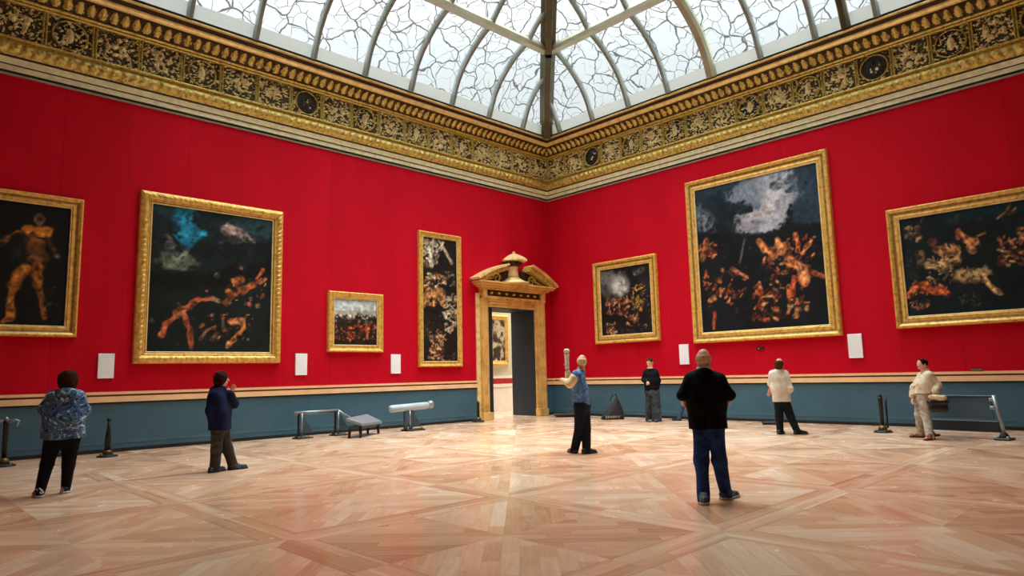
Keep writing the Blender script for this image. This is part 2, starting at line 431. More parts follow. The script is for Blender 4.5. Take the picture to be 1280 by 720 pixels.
def panel(w, s0, s1, z0, z1, d0, kind, seed):
    rg = np.random.default_rng(seed)
    nu, nv = 84, 66
    u = np.linspace(-.5, .5, nu); v = np.linspace(-.5, .5, nv)
    W, H = s1-s0, z1-z0
    U, V = np.meshgrid(u*W, v*H, indexing='ij')
    h = np.zeros_like(U); m = np.ones_like(U, int)
    R = np.hypot(U, V)
    rad = .44*min(W*.94, H)
    def blobs(n, rr, sz, hh, asp=2.2):
        o = np.zeros_like(U)
        for _ in range(n):
            q = rg.uniform(0, 6.28); rr_ = rr*math.sqrt(rg.uniform(0, 1)); x, y = rr_*math.cos(q), rr_*math.sin(q)
            an = rg.uniform(0, 3.14); sa = sz*rg.uniform(.6, 1.2); sb = sa/rg.uniform(1, asp)
            X = (U-x)*math.cos(an)+(V-y)*math.sin(an); Y = -(U-x)*math.sin(an)+(V-y)*math.cos(an)
            o = np.maximum(o, hh*rg.uniform(.6, 1.1)*np.exp(-(X/sa)**2-(Y/sb)**2))
        return o
    if kind == 'relief':
        h = np.maximum(blobs(230, .58*max(W, H), .034, .09, 3.4), blobs(14, .3*min(W, H), .06, .11, 2.4))
        m = np.where(h > .022, 0, 1)
    else:
        ring = np.exp(-((R-rad)/.022)**2)
        inner = R < rad-.01
        out = R > rad+.02
        spand = blobs(200, .66, .032, .08, 3)
        if kind == 'dark':
            dome = .05*np.clip(1-(R/rad)**2, 0, 1) + blobs(9, rad*.55, .05, .035)
            h = np.where(inner, dome, spand)
            m = np.where(inner, 2, np.where(spand > .026, 0, 1))
            bl = inner & (blobs(7, rad*.5, .05, .05) > .03); m = np.where(bl, 0, m)
        else:
            fig = np.maximum(blobs(80, rad*.92, .034, .085, 2.8), .1*np.exp(-(U/.07)**2-((V)/.15)**2)*(R < rad))
            h = np.where(inner, fig, spand)
            m = np.where(inner, np.where(fig > .026, 0, 2 if kind == 'roundel_dark' else 1), np.where(spand > .018, 0, 1))
        h = np.maximum(h, .085*ring); m = np.where(ring > .45, 3, m)
    # upright fillets at both ends
    e = np.maximum(np.exp(-((U+W/2-.03)/.022)**2), np.exp(-((U-W/2+.03)/.022)**2))
    h = np.maximum(h, .09*e); m = np.where(e > .4, 3, m)
    A = wpt(w, (s0+s1)/2+U, d0+h, (z0+z1)/2+V)
    return A, m[:-1, :-1]

FR0, FR1, FD = 8.86, 9.62, .20
for w in ('left', 'right', 'back', 'front'):
    root = struct_root('trim_%d' % k); k += 1
    full = w in ('left', 'right')
    b = MB(); strip(b, w, [(0, 8.10), (.035, 8.105), (.04, 8.125), (.03, 8.145), (0, 8.15)]); b.build('picture_rail', MT['wire'], root, recalc=False)
    b = MB(); strip(b, w, [(0, 8.15), (.03, 8.15), (.03, 8.19), (.05, 8.195)]); b.build('dark_gap', MT['darkline'], root, recalc=False)  # thin dark strip between picture rail and fascia
    b = MB(); strip(b, w, [(.05, 8.19), (.09, 8.195), (.09, 8.298)]); strip(b, w, [(.105, 8.318), (.13, 8.32), (.15, 8.40), (.17, 8.43), (.15, 8.45)]); b.build('fascia', MT['cream'], root, recalc=False)
    b = MB(); strip(b, w, [(.09, 8.297), (.075, 8.30), (.075, 8.316), (.106, 8.319)]); b.build('fascia_groove', MT['darkline'], root, recalc=False)
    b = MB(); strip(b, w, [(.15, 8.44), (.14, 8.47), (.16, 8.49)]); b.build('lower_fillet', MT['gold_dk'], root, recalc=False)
    b = MB(); strip(b, w, arc((.15, 8.49), (.20, 8.80), .07, 13), .024 if full else None, leaf_band if full else None); b.build('laurel_torus', MT['gold'], root, smooth=True, recalc=False)
    b = MB(); strip(b, w, [(.19, 8.79), (.20, 8.81), (.27, 8.815), (.28, 8.84), (.27, 8.865), (FD-.02, 8.87), (FD-.02, 9.62), (.27, 9.625), (.30, 9.65), (.27, 9.685), (.30, 9.69), (.33, 9.72), (.31, 9.755), (.28, 9.76)]); b.build('frieze_moulding', MT['gold'], root, recalc=False)
    b = MB(); strip(b, w, arc((.28, 9.755), (.56, 9.99), -.05, 12), .03 if full else None, acanthus if full else None, thr=.03 if full else None)
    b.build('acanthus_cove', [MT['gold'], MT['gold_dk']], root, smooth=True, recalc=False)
    b = MB(); strip(b, w, [(.50, 9.985), (.68, 9.99)]); b.build('crown_soffit', MT['gold_dk'], root, recalc=False)  # soffit's shade put into the colour with the dark gilt
    b = MB(); strip(b, w, [(.68, 9.975), (.72, 9.975), (.75, 9.99), (.79, 10.03), (.80, 10.07), (.78, 10.09)]); b.build('crown_moulding', MT['gold_hi'], root, recalc=False)  # crown's highlight put into the colour with the bright gilt
    b = MB(); strip(b, w, [(.78, 10.088), (.78, 10.12), (.80, 10.15), (.86, 10.167)]); b.build('crown_hollow', MT['gold_dk'], root, recalc=False)  # dark gilt paints shade into the hollow
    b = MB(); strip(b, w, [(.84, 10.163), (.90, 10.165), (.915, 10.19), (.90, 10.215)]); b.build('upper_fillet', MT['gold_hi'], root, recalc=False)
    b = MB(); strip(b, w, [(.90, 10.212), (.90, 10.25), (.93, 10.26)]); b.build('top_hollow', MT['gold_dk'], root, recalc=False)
    if full:
        pitch = .95 if w == 'left' else .86
        kinds = {'left': ['relief','relief','relief','relief','roundel','relief','roundel','relief','roundel_dark','relief','dark','relief','relief','roundel','relief','relief','roundel_dark','relief'],
                 'right': ['relief','relief','dark','relief','roundel','relief','roundel_dark','relief','relief','roundel_dark','relief','roundel','relief','dark','relief','roundel_dark','relief','dark','relief']}[w]
        s = .20 + (.0 if w == 'left' else .12); i = 0
        while s + pitch < SPAN[w]-.2:
            A, m = panel(w, s, s+pitch, FR0+.005, FR1-.005, FD, kinds[i % len(kinds)], i + (100 if w == 'right' else 0))
            b = MB(); b.grid(A, flip=(w == 'right'), miarr=m)
            b.build('frieze_panel', [MT['gold_pale'], MT['ground'], MT['bronze'], MT['gold']], root, smooth=True, recalc=False)
            s += pitch; i += 1

# ------------------------------------------------------------------ skylight (coved glass roof)
sky_root = struct_root('ceiling')
PR = np.array([(0.90,10.25),(0.98,10.44),(1.04,10.58),(1.12,10.79),(1.25,11.03),(1.5,11.36),(1.8,11.64),(2.1,11.87),(2.35,12.03),(2.62,12.17),(2.9,12.28)])
PU = np.array([(2.9,12.28),(3.25,12.66),(3.7,13.02),(4.4,13.50),(5.4,14.05),(7.0,14.75),(8.8,15.25),(10.5,15.45)])
for w in SPAN:
    b = MB(); strip(b, w, [(-1.4, 10.34), (.86, 10.34), (.90, 10.25)]); b.build('attic_cover', MT['stone'], sky_root, recalc=False)  # unseen cover, added to keep sky light from entering behind the cornice
    b = MB(); strip(b, w, PR[:3]); b.build('sill', MT['sill'], sky_root, smooth=True, recalc=False)
    b = MB(); strip(b, w, [(2.78,12.10),(3.02,12.10),(3.04,12.22),(3.00,12.34),(2.84,12.34),(2.76,12.22),(2.78,12.10)]); b.build('ring_beam', MT['beam'], sky_root, recalc=False)

def rib_mesh(w, s, prof, wd, dep):
    b = MB(); n = len(prof); T = np.gradient(prof, axis=0); T /= np.linalg.norm(T, axis=1)[:, None]
    nr = np.stack([T[:, 1], -T[:, 0]], 1)        # inward / downward
    rings = []
    for i in range(n):
        d, z = prof[i]; di, zi = prof[i]+nr[i]*dep; do, zo = prof[i]-nr[i]*.02
        rings.append([wpt(w, s-wd/2, do, zo), wpt(w, s+wd/2, do, zo), wpt(w, s+wd/2, (d+di)/2, (z+zi)/2), wpt(w, s+wd*.3, di, zi), wpt(w, s-wd*.3, di, zi), wpt(w, s-wd/2, (d+di)/2, (z+zi)/2)])
    A = np.array(rings); A = np.concatenate([A, A[:, :1]], 1)
    b.grid(A); b.add(A[0, :6], [tuple(range(6))]); b.add(A[-1, :6], [tuple(range(6))])
    return b
def clip_prof(prof, smax):
    out = [p for p in prof if p[0] <= smax]
    if len(out) < len(prof) and len(out) >= 1:
        p, q = prof[len(out)-1], prof[len(out)]; t = (smax-p[0])/(q[0]-p[0]); out.append(p+(q-p)*t)
    return np.array(out)
def dense(prof, k_=4):
    t = np.linspace(0, len(prof)-1, (len(prof)-1)*k_+1)
    return np.stack([np.interp(t, np.arange(len(prof)), prof[:, j]) for j in (0, 1)], 1)
bays = {'left': [2.23 + 1.625*i for i in range(13)], 'right': [1.60 + 1.53*i for i in range(13)]}
for w in ('left', 'right'):
    S = SPAN[w]
    for i, s in enumerate(bays[w]):
        lim = min(s, S-s)
        if lim < 1.0: continue
        thick = (w == 'right' and i == 4)
        p = clip_prof(PR, lim)
        rib_mesh(w, s, p, .30 if thick else .15, .20 if thick else .14).build('rib', MT['rib'] if not thick else MT['beam'], sky_root)
        if lim > 3.1:
            rib_mesh(w, s, clip_prof(PU, lim), .14, .12).build('upper_rib', MT['rib'], sky_root)
rib_mesh('right', 11.57, PR, .22, .18).build('rib', MT['rib_dk'], sky_root)
# hips
for (ox, oy, sx, sy) in ((0,0,-1,-1), (-LX,0,1,-1), (0,-LY,-1,1)):
    for nm, prof, wd, dep in (('hip_rib', PR, .50, .36), ('upper_hip_rib', PU, .50, .36)):
        b = MB(); T = np.gradient(prof, axis=0); T[:, 0] *= math.sqrt(2); T /= np.linalg.norm(T, axis=1)[:, None]
        rings = []
        for (d, z), t in zip(prof, T):
            c = np.array([ox+sx*d, oy+sy*d, z]); hdir = np.array([sx, sy, 0])/math.sqrt(2); side = np.array([-sy, sx, 0])/math.sqrt(2)
            nrm = hdir*t[1]-np.array([0,0,1])*t[0]
            rings.append([c-side*wd/2-nrm*.05, c+side*wd/2-nrm*.05, c+side*wd/2+nrm*dep*.4, c+side*wd*.28+nrm*dep*.5, c+side*wd*.2+nrm*dep, c-side*wd*.2+nrm*dep, c-side*wd*.28+nrm*dep*.5, c-side*wd/2+nrm*dep*.4])
        A = np.array(rings); A = np.concatenate([A, A[:, :1]], 1); b.grid(A)
        b.build(nm, MT['rib_dk'], sky_root)
# glass, one pane per bay and tier
GL = dict(left=14.4, right=13.4); GU = 2.2      # the roof is glazed over the far part of the hall, made solid over the unseen near part to dim it
def pane(w, s0, s1, prof, solid=False):
    S = SPAN[w]; d = prof[:, 0]
    a = np.clip(s0, d, S-d); c = np.clip(s1, d, S-d)
    if (c-a).max() < .02: return
    A = np.stack([wpt(w, a, d, prof[:, 1]), wpt(w, c, d, prof[:, 1])], 0)
    b = MB(); b.grid(A, flip=(w in ('right', 'front'))); o = b.build('unseen_light_block' if solid else 'glass_pane', MT['stone'] if solid else MT['glass'], sky_root, smooth=True, recalc=False)  # solid bays are unseen, added to hold back daylight at the near ends
    if not solid:     # unrolled coordinates for the leading: along the wall, up the slope
        L_ = np.concatenate([[0], np.cumsum(np.linalg.norm(np.diff(prof, axis=0), axis=1))]) + (0 if prof[0, 0] < 2 else 4)
        uv = np.concatenate([np.stack([a, L_], 1), np.stack([c, L_], 1)]) + (37.3 if w == 'right' else 0)
        lay = o.data.uv_layers.new(name='unrolled'); vi = np.zeros(len(o.data.loops), np.int32); o.data.loops.foreach_get('vertex_index', vi)
        lay.data.foreach_set('uv', uv[vi].astype(np.float32).ravel())
for w in SPAN:
    ed = [0] + bays[w] + [SPAN[w]] if w in bays else [0, SPAN[w]]
    for a, c in zip(ed[:-1], ed[1:]):
        g = GL.get(w, 0)
        for pr, lim in ((PR[2:], g), (PU, g-GU)):
            if a < lim: pane(w, a, min(c, lim), pr)
            if c > lim: pane(w, max(a, lim), c, pr, True)

# ------------------------------------------------------------------ the corridor beyond the doorway
YB = 3.2
wl = struct(box_obj('wall_beyond', [((-6, YB, 0), (7, YB+.25, 6))], MT['beyond']))
struct(box_obj('baseboard_beyond', [((-6, YB-.04, 0), (7, YB, .98))], MT['white']))
t_ = struct(box_obj('trim_%d' % k, [((-6, YB-.06, 1.0), (7, YB, 1.14)), ((-6, YB-.05, 1.36), (7, YB, 1.46))], MT['white'])); k += 1
box_obj('rail_red_stripe', [((-6, YB-.03, 1.14), (7, YB, 1.36))], mat('red_stripe', (176, 18, 26), .6), t_)
struct(box_obj('wall_beyond_left', [((-6.25, 1.2, 0), (-6, YB, 6))], MT['beyond']))
struct(box_obj('wall_beyond_right', [((7, 1.2, 0), (7.25, YB, 6))], MT['beyond']))
struct(box_obj('wall_beyond_near', [((.3, 1.0, 0), (7, 1.2, 6))], MT['beyond']))
b = MB(); b.grid(np.array([[(-6,1.2,6),(-6,YB,6)],[(7,1.2,6),(7,YB,6)]], float)); struct(b.build('ceiling_beyond', MT['glass'], recalc=False))  # unseen glass ceiling, added so that daylight reaches the corridor

# ------------------------------------------------------------------ door surround
ds = thing('door_surround', 'tall gilded door surround with a broken pediment around the open doorway', 'door frame', (-2.08, 0, 0))
def lb(name, boxes, m, parent=ds, bev=.012, org=(-2.08, 0, 0)):
    b = MB()
    for lo, hi in boxes: b.box(tuple(np.array(lo)-org), tuple(np.array(hi)-org), 0, bev)
    return b.build(name, m, parent)
lb('jamb_lining', [((DX1-.012, 0, 0), (DX1+.05, 1.2, DZ)), ((DX0-.05, 0, 0), (DX0+.02, 1.2, DZ)), ((DX0, 0, DZ-.02), (DX1, 1.2, DZ+.05))], MT['jamb'], bev=0)
lb('door_leaf', [((DX0+.02, .06, .01), (DX0+.30, .12, DZ-.02))], MT['jamb'])
for nm, xa, xb, sg in (('jamb_architrave', DX0, -3.62, -1), ('jamb_architrave', DX1, -.52, 1)):
    w1 = abs(xb-xa)
    bx = []
    for i, (o0, o1, dd) in enumerate(((0, .10, .08), (.10, .22, .11), (.22, .30, .15), (.30, w1, .19))):
        a, c = sorted((xa+sg*o0, xa+sg*o1)); bx.append(((a, -dd, 0), (c, 0, 4.22)))
    lb(nm, bx, MT['gold_door'])
lb('plinth_block', [((-3.66, -.22, 0), (-3.22, 0, .26))], MT['gold_door']); lb('plinth_block', [((-.96, -.22, 0), (-.48, 0, .26))], MT['gold_door'])
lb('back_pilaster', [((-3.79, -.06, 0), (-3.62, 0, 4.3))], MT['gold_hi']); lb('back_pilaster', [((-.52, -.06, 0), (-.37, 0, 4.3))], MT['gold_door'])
lb('lintel_architrave', [((DX0, -.08, DZ), (DX1, 0, DZ+.10)), ((DX0, -.11, DZ+.10), (DX1, 0, DZ+.2)), ((DX0-.1, -.15, DZ+.2), (DX1+.1, 0, DZ+.28)), ((-3.62, -.195, DZ+.28), (-.52, 0, 4.22))], MT['gold_door'])
lb('door_frieze', [((-3.5, -.13, 4.22), (-.64, 0, 4.44))], MT['gold_dk'])
b = MB()
for i in range(7): b.lathe([(0, -.05), (.05, -.03), (.065, .0), (.05, .03), (0, .05)], (-2.08+2.08+(i-3)*.36, -.15, 4.33), 10)
b.build('frieze_rosette', MT['gold'], ds, smooth=True)
lb('console', [((-3.62, -.26, 4.18), (-3.44, 0, 4.45))], MT['gold_door']); lb('console', [((-.72, -.26, 4.12), (-.54, 0, 4.45))], MT['gold_door'])
lb('pediment_cornice', [((-3.66, -.24, 4.44), (-.48, 0, 4.50)), ((-3.76, -.33, 4.50), (-.38, 0, 4.57)), ((-3.90, -.42, 4.57), (-.22, 0, 4.64)), ((-3.96, -.46, 4.64), (-.16, 0, 4.70))], MT['gold_door'])
def rake(name, p0, p1, th, bul, m, y0, y1, drop=0):
    t = np.linspace(0, 1, 9); p0 = np.array(p0); p1 = np.array(p1); c = p1-p0; n = np.array([-c[1], c[0]]); n /= np.linalg.norm(n)
    if n[1] < 0: n = -n
    top = [p0+c*q+n*bul*math.sin(math.pi*q) for q in t]; bot = [q-n*th-np.array([0, drop]) for q in top]
    b = MB(); b.prism([(x+2.08, z) for x, z in top+bot[::-1]], y0, y1, axis=1)
    return b.build(name, m, ds)
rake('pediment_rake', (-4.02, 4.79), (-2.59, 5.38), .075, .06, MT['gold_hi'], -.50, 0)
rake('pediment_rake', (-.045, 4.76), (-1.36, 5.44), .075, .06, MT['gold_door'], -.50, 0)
rake('rake_soffit', (-3.86, 4.78), (-2.60, 5.30), .16, .06, MT['gold'], -.40, 0)
rake('rake_soffit', (-.18, 4.76), (-1.42, 5.36), .17, .06, MT['gold'], -.40, 0)
b = MB(); b.prism([(-1.7, 4.70), (1.72, 4.70), (.72, 5.22), (-.5, 5.2)], -.12, 0, axis=1); b.build('tympanum', MT['gold_dk'], ds)
for sg in (-1, 1):
    b = MB(); pts = []
    for q in np.linspace(0, 1, 26):
        an = q*9.0; rr = .20*(1-q*.85)
        pts.append((sg*(.86 - .0 + rr*math.cos(an)), -.2, 4.86+rr*math.sin(an)))
    b.tube([(sg*1.5, -.2, 4.75), (sg*1.25, -.2, 4.80)] + pts, [.035, .05]+[.05*(1-.6*q) for q in np.linspace(0, 1, 26)], 8)
    b.build('scroll', MT['gold'], ds, smooth=True)
b = MB(); b.lathe([(.55, 0), (.54, .05), (.40, .10), (.30, .17), (.23, .22), (.21, .24)], (-.06, -.2, 4.70), 22); b.build('pedestal_base', MT['gold_hi'], ds, smooth=True)
b = MB()
for v in range(1): b.lathe([(.21, 0), (.195, .1), (.17, .30), (.18, .40), (.20, .44)], (-.08, -.22, 4.92), 18)
b.build('pedestal', MT['rail'], ds, smooth=True)
b = MB(); b.lathe([(.19, 0), (.24, .06), (.22, .12), (.30, .2), (.34, .24)], (-.08, -.22, 5.32), 12)
for q in range(8):
    a = q*math.pi/4; b.tube([(-.08+.2*math.cos(a), -.22+.2*math.sin(a), 5.34), (-.08+.29*math.cos(a), -.22+.29*math.sin(a), 5.46), (-.08+.36*math.cos(a), -.22+.36*math.sin(a), 5.44)], [.05, .045, .02], 6)
b.build('leaf_capital', MT['gold_dk'], ds, smooth=True)
b = MB(); b.lathe([(.36, 0), (.50, .02), (.48, .08), (.30, .2), (.10, .29), (.05, .31), (.06, .34), (.03, .38)], (-.04, -.24, 5.50), 6); b.build('canopy_cap', MT['gold_hi'], ds)

# ================================================================== PAINTINGS
def fbm(h, w, cell, octs=4, rg=RNG):
    out = np.zeros((h, w)); amp = 1; tot = 0
    for o in range(octs):
        gh, gw = max(2, int(h/cell)+2), max(2, int(w/cell)+2)
        g = rg.random((gh, gw)); y = np.linspace(0, gh-1.001, h); x = np.linspace(0, gw-1.001, w)
        yi, xi = y.astype(int), x.astype(int); fy, fx = (y-yi)[:, None], (x-xi)[None, :]
        fy = fy*fy*(3-2*fy); fx = fx*fx*(3-2*fx)
        a = g[yi][:, xi]; b_ = g[yi][:, xi+1]; c = g[yi+1][:, xi]; d = g[yi+1][:, xi+1]
        out += amp*((a*(1-fx)+b_*fx)*(1-fy)+(c*(1-fx)+d*fx)*fy); tot += amp; amp *= .55; cell = max(1.5, cell/2)
    return out/tot

class Paint:
    """pigment of one canvas on a fine grid; strokes are given where they are seen in a crop of the photograph"""
    def __init__(s, wall, a0, a1, z0, z1, crop, base, base2, res=.022):
        s.wall, s.a0, s.a1, s.z0, s.z1, s.crop = wall, a0, a1, z0, z1, crop
        s.w = int((a1-a0)/res)+1; s.h = int((z1-z0)/res)+1; s.res = res
        n = fbm(s.h, s.w, 40)[..., None]
        s.c = np.array(base)*(1-n)+np.array(base2)*n
        s.c = s.c*(.85+.3*fbm(s.h, s.w, 8)[..., None])
        s.nz = fbm(s.h, s.w, 9, 3)-.5; s.nz2 = fbm(s.h, s.w, 4, 2)-.5
        s.Y, s.X = np.mgrid[0:s.h, 0:s.w]*res
    def pt(s, cx, cy):
        x0, y0, sc = s.crop; px, py = x0+cx/sc, y0+cy/sc
        q = on_left(px, py) if s.wall == 'L' else on_right(px, py)
        a = q[0] if s.wall == 'L' else -q[1]
        return np.array([a-s.a0, s.z1-q[2]])
    def stroke(s, pts, w, col, alpha=1.0, rough=.8, soft=.55):
        P_ = [s.pt(*p) for p in pts]
        r = abs(s.pt(pts[0][0], pts[0][1]+w)[1]-s.pt(*pts[0])[1])/2
        if len(P_) == 1: P_ = [P_[0], P_[0]+1e-4]
        m = r*2.2
        A = np.array(P_); x0, y0 = A.min(0)-m; x1, y1 = A.max(0)+m
        i0, i1 = max(0, int(y0/s.res)), min(s.h, int(y1/s.res)+2); j0, j1 = max(0, int(x0/s.res)), min(s.w, int(x1/s.res)+2)
        if i1 <= i0 or j1 <= j0: return
        X, Y = s.X[i0:i1, j0:j1], s.Y[i0:i1, j0:j1]
        D = np.full(X.shape, 9.0)
        for a, b_ in zip(P_[:-1], P_[1:]):
            ab = b_-a; t = np.clip(((X-a[0])*ab[0]+(Y-a[1])*ab[1])/(ab@ab), 0, 1)
            D = np.minimum(D, np.hypot(X-a[0]-t*ab[0], Y-a[1]-t*ab[1]))
        D = D + s.nz[i0:i1, j0:j1]*r*rough*2 + s.nz2[i0:i1, j0:j1]*r*rough
        al = np.clip((r-D)/(r*soft+1e-6)+.5, 0, 1)*alpha
        sh = (1+(.5 if w > 40 or rough < .5 else 1.5)*s.nz2[i0:i1, j0:j1]+(.2 if w > 40 or rough < .5 else .9)*s.nz[i0:i1, j0:j1])[..., None]
        if w <= 40 and rough >= .8: sh = sh*.88
        s.c[i0:i1, j0:j1] = s.c[i0:i1, j0:j1]*(1-al[..., None])+np.array(col)*sh*al[..., None]
    def dabs(s, n, box, w, cols, seed=0, ln=14, alpha=.9):
        rg = np.random.default_rng(seed)
        for _ in range(int(n*1.15)):
            x = rg.uniform(box[0], box[2]); y = rg.uniform(box[1], box[3]); a = rg.normal(-.6, .9); l = rg.uniform(.15, .8)*ln
            s.stroke([(x, y), (x+l*math.cos(a), y+l*math.sin(a))], rg.uniform(.3, .85)*w, cols[rg.integers(len(cols))], alpha, .9, .9)
    def build(s, parent, loc_off):
        u = np.linspace(0, 1, s.w); v = np.linspace(1, 0, s.h); e = .06
        a = s.a0-e+u*(s.a1-s.a0+2*e); z = s.z0-e+v*(s.z1-s.z0+2*e)
        A, Z = np.meshgrid(a, z)
        H = .035
        V = np.stack([A, np.full_like(A, -H), Z], -1) if s.wall == 'L' else np.stack([np.full_like(A, -H), -A, Z], -1)
        V = V.reshape(-1, 3)-np.asarray(loc_off)
        idx = np.arange(s.w*s.h).reshape(s.h, s.w)
        Fq = np.stack([idx[1:, :-1], idx[1:, 1:], idx[:-1, 1:], idx[:-1, :-1]], -1).reshape(-1, 4)
        me = bpy.data.meshes.new('canvas'); me.from_pydata(V.tolist(), [], Fq.tolist())
        col = np.clip(s.c, 0, 255)/255; L_ = np.where(col <= .04045, col/12.92, ((col+.055)/1.055)**2.4)
        at = me.color_attributes.new('paint', 'FLOAT_COLOR', 'POINT')
        at.data.foreach_set('color', np.concatenate([L_, np.ones((s.h, s.w, 1))], -1).astype(np.float32).ravel())
        me.update()
        return link('canvas', me, MT['canvas'], parent)

def frame_mesh(wall, a0, a1, z0, z1, prof, orn, off, ds=.03, seed=0, grooves=()):
    """mitred moulding swept round the rectangle; prof = (inset, height); orn = list of (i0, i1, amp, pitch)"""
    b = MB(); prof = np.array(prof, float); rg = np.random.default_rng(seed); ph = rg.uniform(0, 6, 6)
    W, H = a1-a0, z1-z0
    for side in range(4):
        Ls = W if side % 2 == 0 else H
        n = max(2, int(Ls/ds)) if orn else 2
        t = np.linspace(0, 1, n)[:, None]; o = prof[None, :, 0]; h = prof[None, :, 1] + 0*t
        s = o + t*(Ls-2*o)
        for i0, i1, amp, pitch in orn:
            wgt = np.zeros(len(prof)); k_ = np.arange(i0, i1+1); wgt[i0:i1+1] = np.sin(math.pi*(k_-i0+.5)/(i1-i0+1))
            pat = np.abs(np.sin(math.pi*(s-Ls/2)/pitch + o*9)) + .35*np.sin(s*47+ph[0]+o*30)*np.sin(s*31+ph[1])
            h = h + amp*wgt[None, :]*pat
        if side == 0: A, Z = a0+s, z0+o+0*s
        elif side == 1: A, Z = a1-o+0*s, z0+s
        elif side == 2: A, Z = a1-s, z1-o+0*s
        else: A, Z = a0+o+0*s, z1-s
        P_ = np.stack([A, -h, Z], -1) if wall == 'L' else np.stack([-h, -A, Z], -1)
        mm = np.zeros((P_.shape[0]-1, P_.shape[1]-1), int)
        for q in grooves: mm[:, q] = 1
        b.grid(P_-np.asarray(off), flip=True, miarr=mm)
    return b

def picture(name, label, wall, out, inn, paint, style, seed=0, group='gilt framed oil paintings in the red gallery'):
    a0, a1, z0, z1 = out
    ac = (a0+a1)/2
    off = (ac, 0, z0) if wall == 'L' else (0, -ac, z0)
    t = thing(name, label, 'painting', off, group)
    fw = ((inn[0]-a0)+(a1-inn[1])+(inn[2]-z0)+(z1-inn[3]))/4
    f = fw
    if style == 'ornate':
        prof = [(0,.0),(0,.07),(.008,.10),(.02,.11),(.05*f/.28,.112),(.10*f/.28,.125),(.14*f/.28,.115),(.17*f/.28,.10),(.19*f/.28,.085),(.195*f/.28,.09),(.22*f/.28,.092),(.225*f/.28,.075),(.27*f/.28,.055),(f,.045),(f,.02)]
        orn = [(4, 7, .05, .12)]
    else:
        prof = [(0,.0),(0,.07),(.01,.10),(.03,.115),(.06*f/.25,.11),(.09*f/.25,.085),(.14*f/.25,.07),(.18*f/.25,.072),(.19*f/.25,.08),(.21*f/.25,.08),(.22*f/.25,.06),(f,.045),(f,.02)]
        orn = [] if style == 'plain' else [(2, 4, .022, .10)]
    frame_mesh(wall, a0, a1, z0, z1, prof, orn, off, seed=seed, grooves=(8, 11) if style == 'ornate' else (5,) if style == 'carved' else ()).build('frame', [MT['gold_fr'], MT['groove']], t, smooth=(style != 'plain'), recalc=False)
    lp = [(f*.86,.056),(f*.9,.066),(f*.96,.066),(f,.05),(f,.03)]
    frame_mesh(wall, a0, a1, z0, z1, lp, [], off).build('slip', MT['gold_hi'], t, recalc=False)
    paint.build(t, off)
    return t

FL = [(186,100,54),(214,128,66),(168,74,34),(224,150,92),(150,92,58)]
FLd = [(150,78,40),(176,104,56),(120,60,34),(196,140,92)]
# 1 male nude on dark ground (left, cut by the picture edge)
p = Paint('L', -18.16, -15.626, 2.763, 5.355, (0,220,2.88), (8,12,14), (16,22,24))
p.stroke([(132,165)], 32, (150,120,84)); p.stroke([(132,150),(134,180)], 20, (120,92,62))
p.stroke([(95,205),(150,205)], 44, (196,120,36)); p.stroke([(90,215),(160,215)], 24, (214,140,50))
p.stroke([(112,235),(122,290)], 52, (92,62,34)); p.stroke([(100,235),(140,240)], 26, (150,92,40)); p.stroke([(108,295),(132,300)], 30, (112,74,38))
p.stroke([(75,208),(30,222),(2,245)], 16, (120,84,48)); p.stroke([(45,215),(60,205)], 14, (170,110,50))
p.stroke([(85,330),(58,350),(45,390)], 34, (176,104,34)); p.stroke([(45,390),(33,440),(32,500)], 22, (196,122,44)); p.stroke([(78,330),(55,365)], 18, (214,142,58)); p.stroke([(32,500),(8,512)], 14, (180,110,46))
p.stroke([(130,325),(126,380)], 30, (170,104,42)); p.stroke([(128,380),(143,440),(150,500)], 18, (150,92,40)); p.stroke([(160,225),(185,270),(195,288)], 16, (70,52,34))
p.stroke([(195,288)], 12, (150,130,110)); p.stroke([(60,230),(50,300)], 40, (26,34,32)); p.dabs(12, (150,380,220,490), 12, [(34,40,40),(52,56,52),(28,34,34)], 3)
picture('framed_picture', 'dark painting of a standing nude in a gilt frame, cut off by the left edge', 'L', (-18.40,-15.385,2.53,5.60), (-18.16,-15.626,2.763,5.355), p, 'carved', 1)
# 2 large landscape with reclining figures
p = Paint('L', -14.0, -11.03, 2.25, 5.755, (150,220,2.88), (9,17,17), (26,42,40))
p.stroke([(150,130),(240,150),(310,160)], 60, (38,66,72), .8); p.stroke([(440,190),(520,185)], 80, (44,74,80), .8)
p.stroke([(245,150),(240,215)], 74, (22,122,158)); p.stroke([(215,215),(305,215)], 34, (30,136,170)); p.stroke([(225,165),(265,160)], 40, (40,150,186), .7)
p.stroke([(300,160),(345,175)], 60, (18,34,38)); p.stroke([(150,170),(165,260)], 50, (20,34,34)); p.stroke([(330,200),(345,215)], 50, (18,32,34))
p.stroke([(180,235),(190,260)], 36, (92,96,92)); p.stroke([(180,310),(250,310)], 60, (86,98,84)); p.stroke([(200,300),(235,285)], 36, (116,128,108)); p.stroke([(175,325),(230,330)], 30, (100,112,92))
p.stroke([(380,200),(430,215),(460,240)], 36, (150,132,124)); p.stroke([(385,190),(410,205)], 26, (176,158,146)); p.stroke([(440,225),(470,245)], 26, (140,120,116)); p.stroke([(360,245),(480,245)], 22, (66,76,76), .7)
p.stroke([(300,270),(420,265),(530,280)], 50, (14,24,22)); p.stroke([(130,370),(320,380),(530,330)], 60, (9,15,14))
p.stroke([(158,565),(170,525),(205,500)], 22, (166,86,52)); p.stroke([(205,492),(245,470)], 26, (186,104,64)); p.stroke([(240,470),(275,445),(330,440)], 20, (180,98,58)); p.stroke([(232,480),(248,540),(256,595)], 22, (176,92,54)); p.stroke([(256,595),(258,610)], 12, (150,80,50)); p.stroke([(310,412)], 14, (176,96,70)); p.stroke([(335,440),(352,448)], 14, (150,130,100)); p.stroke([(150,560),(168,540)], 14, (214,124,76))
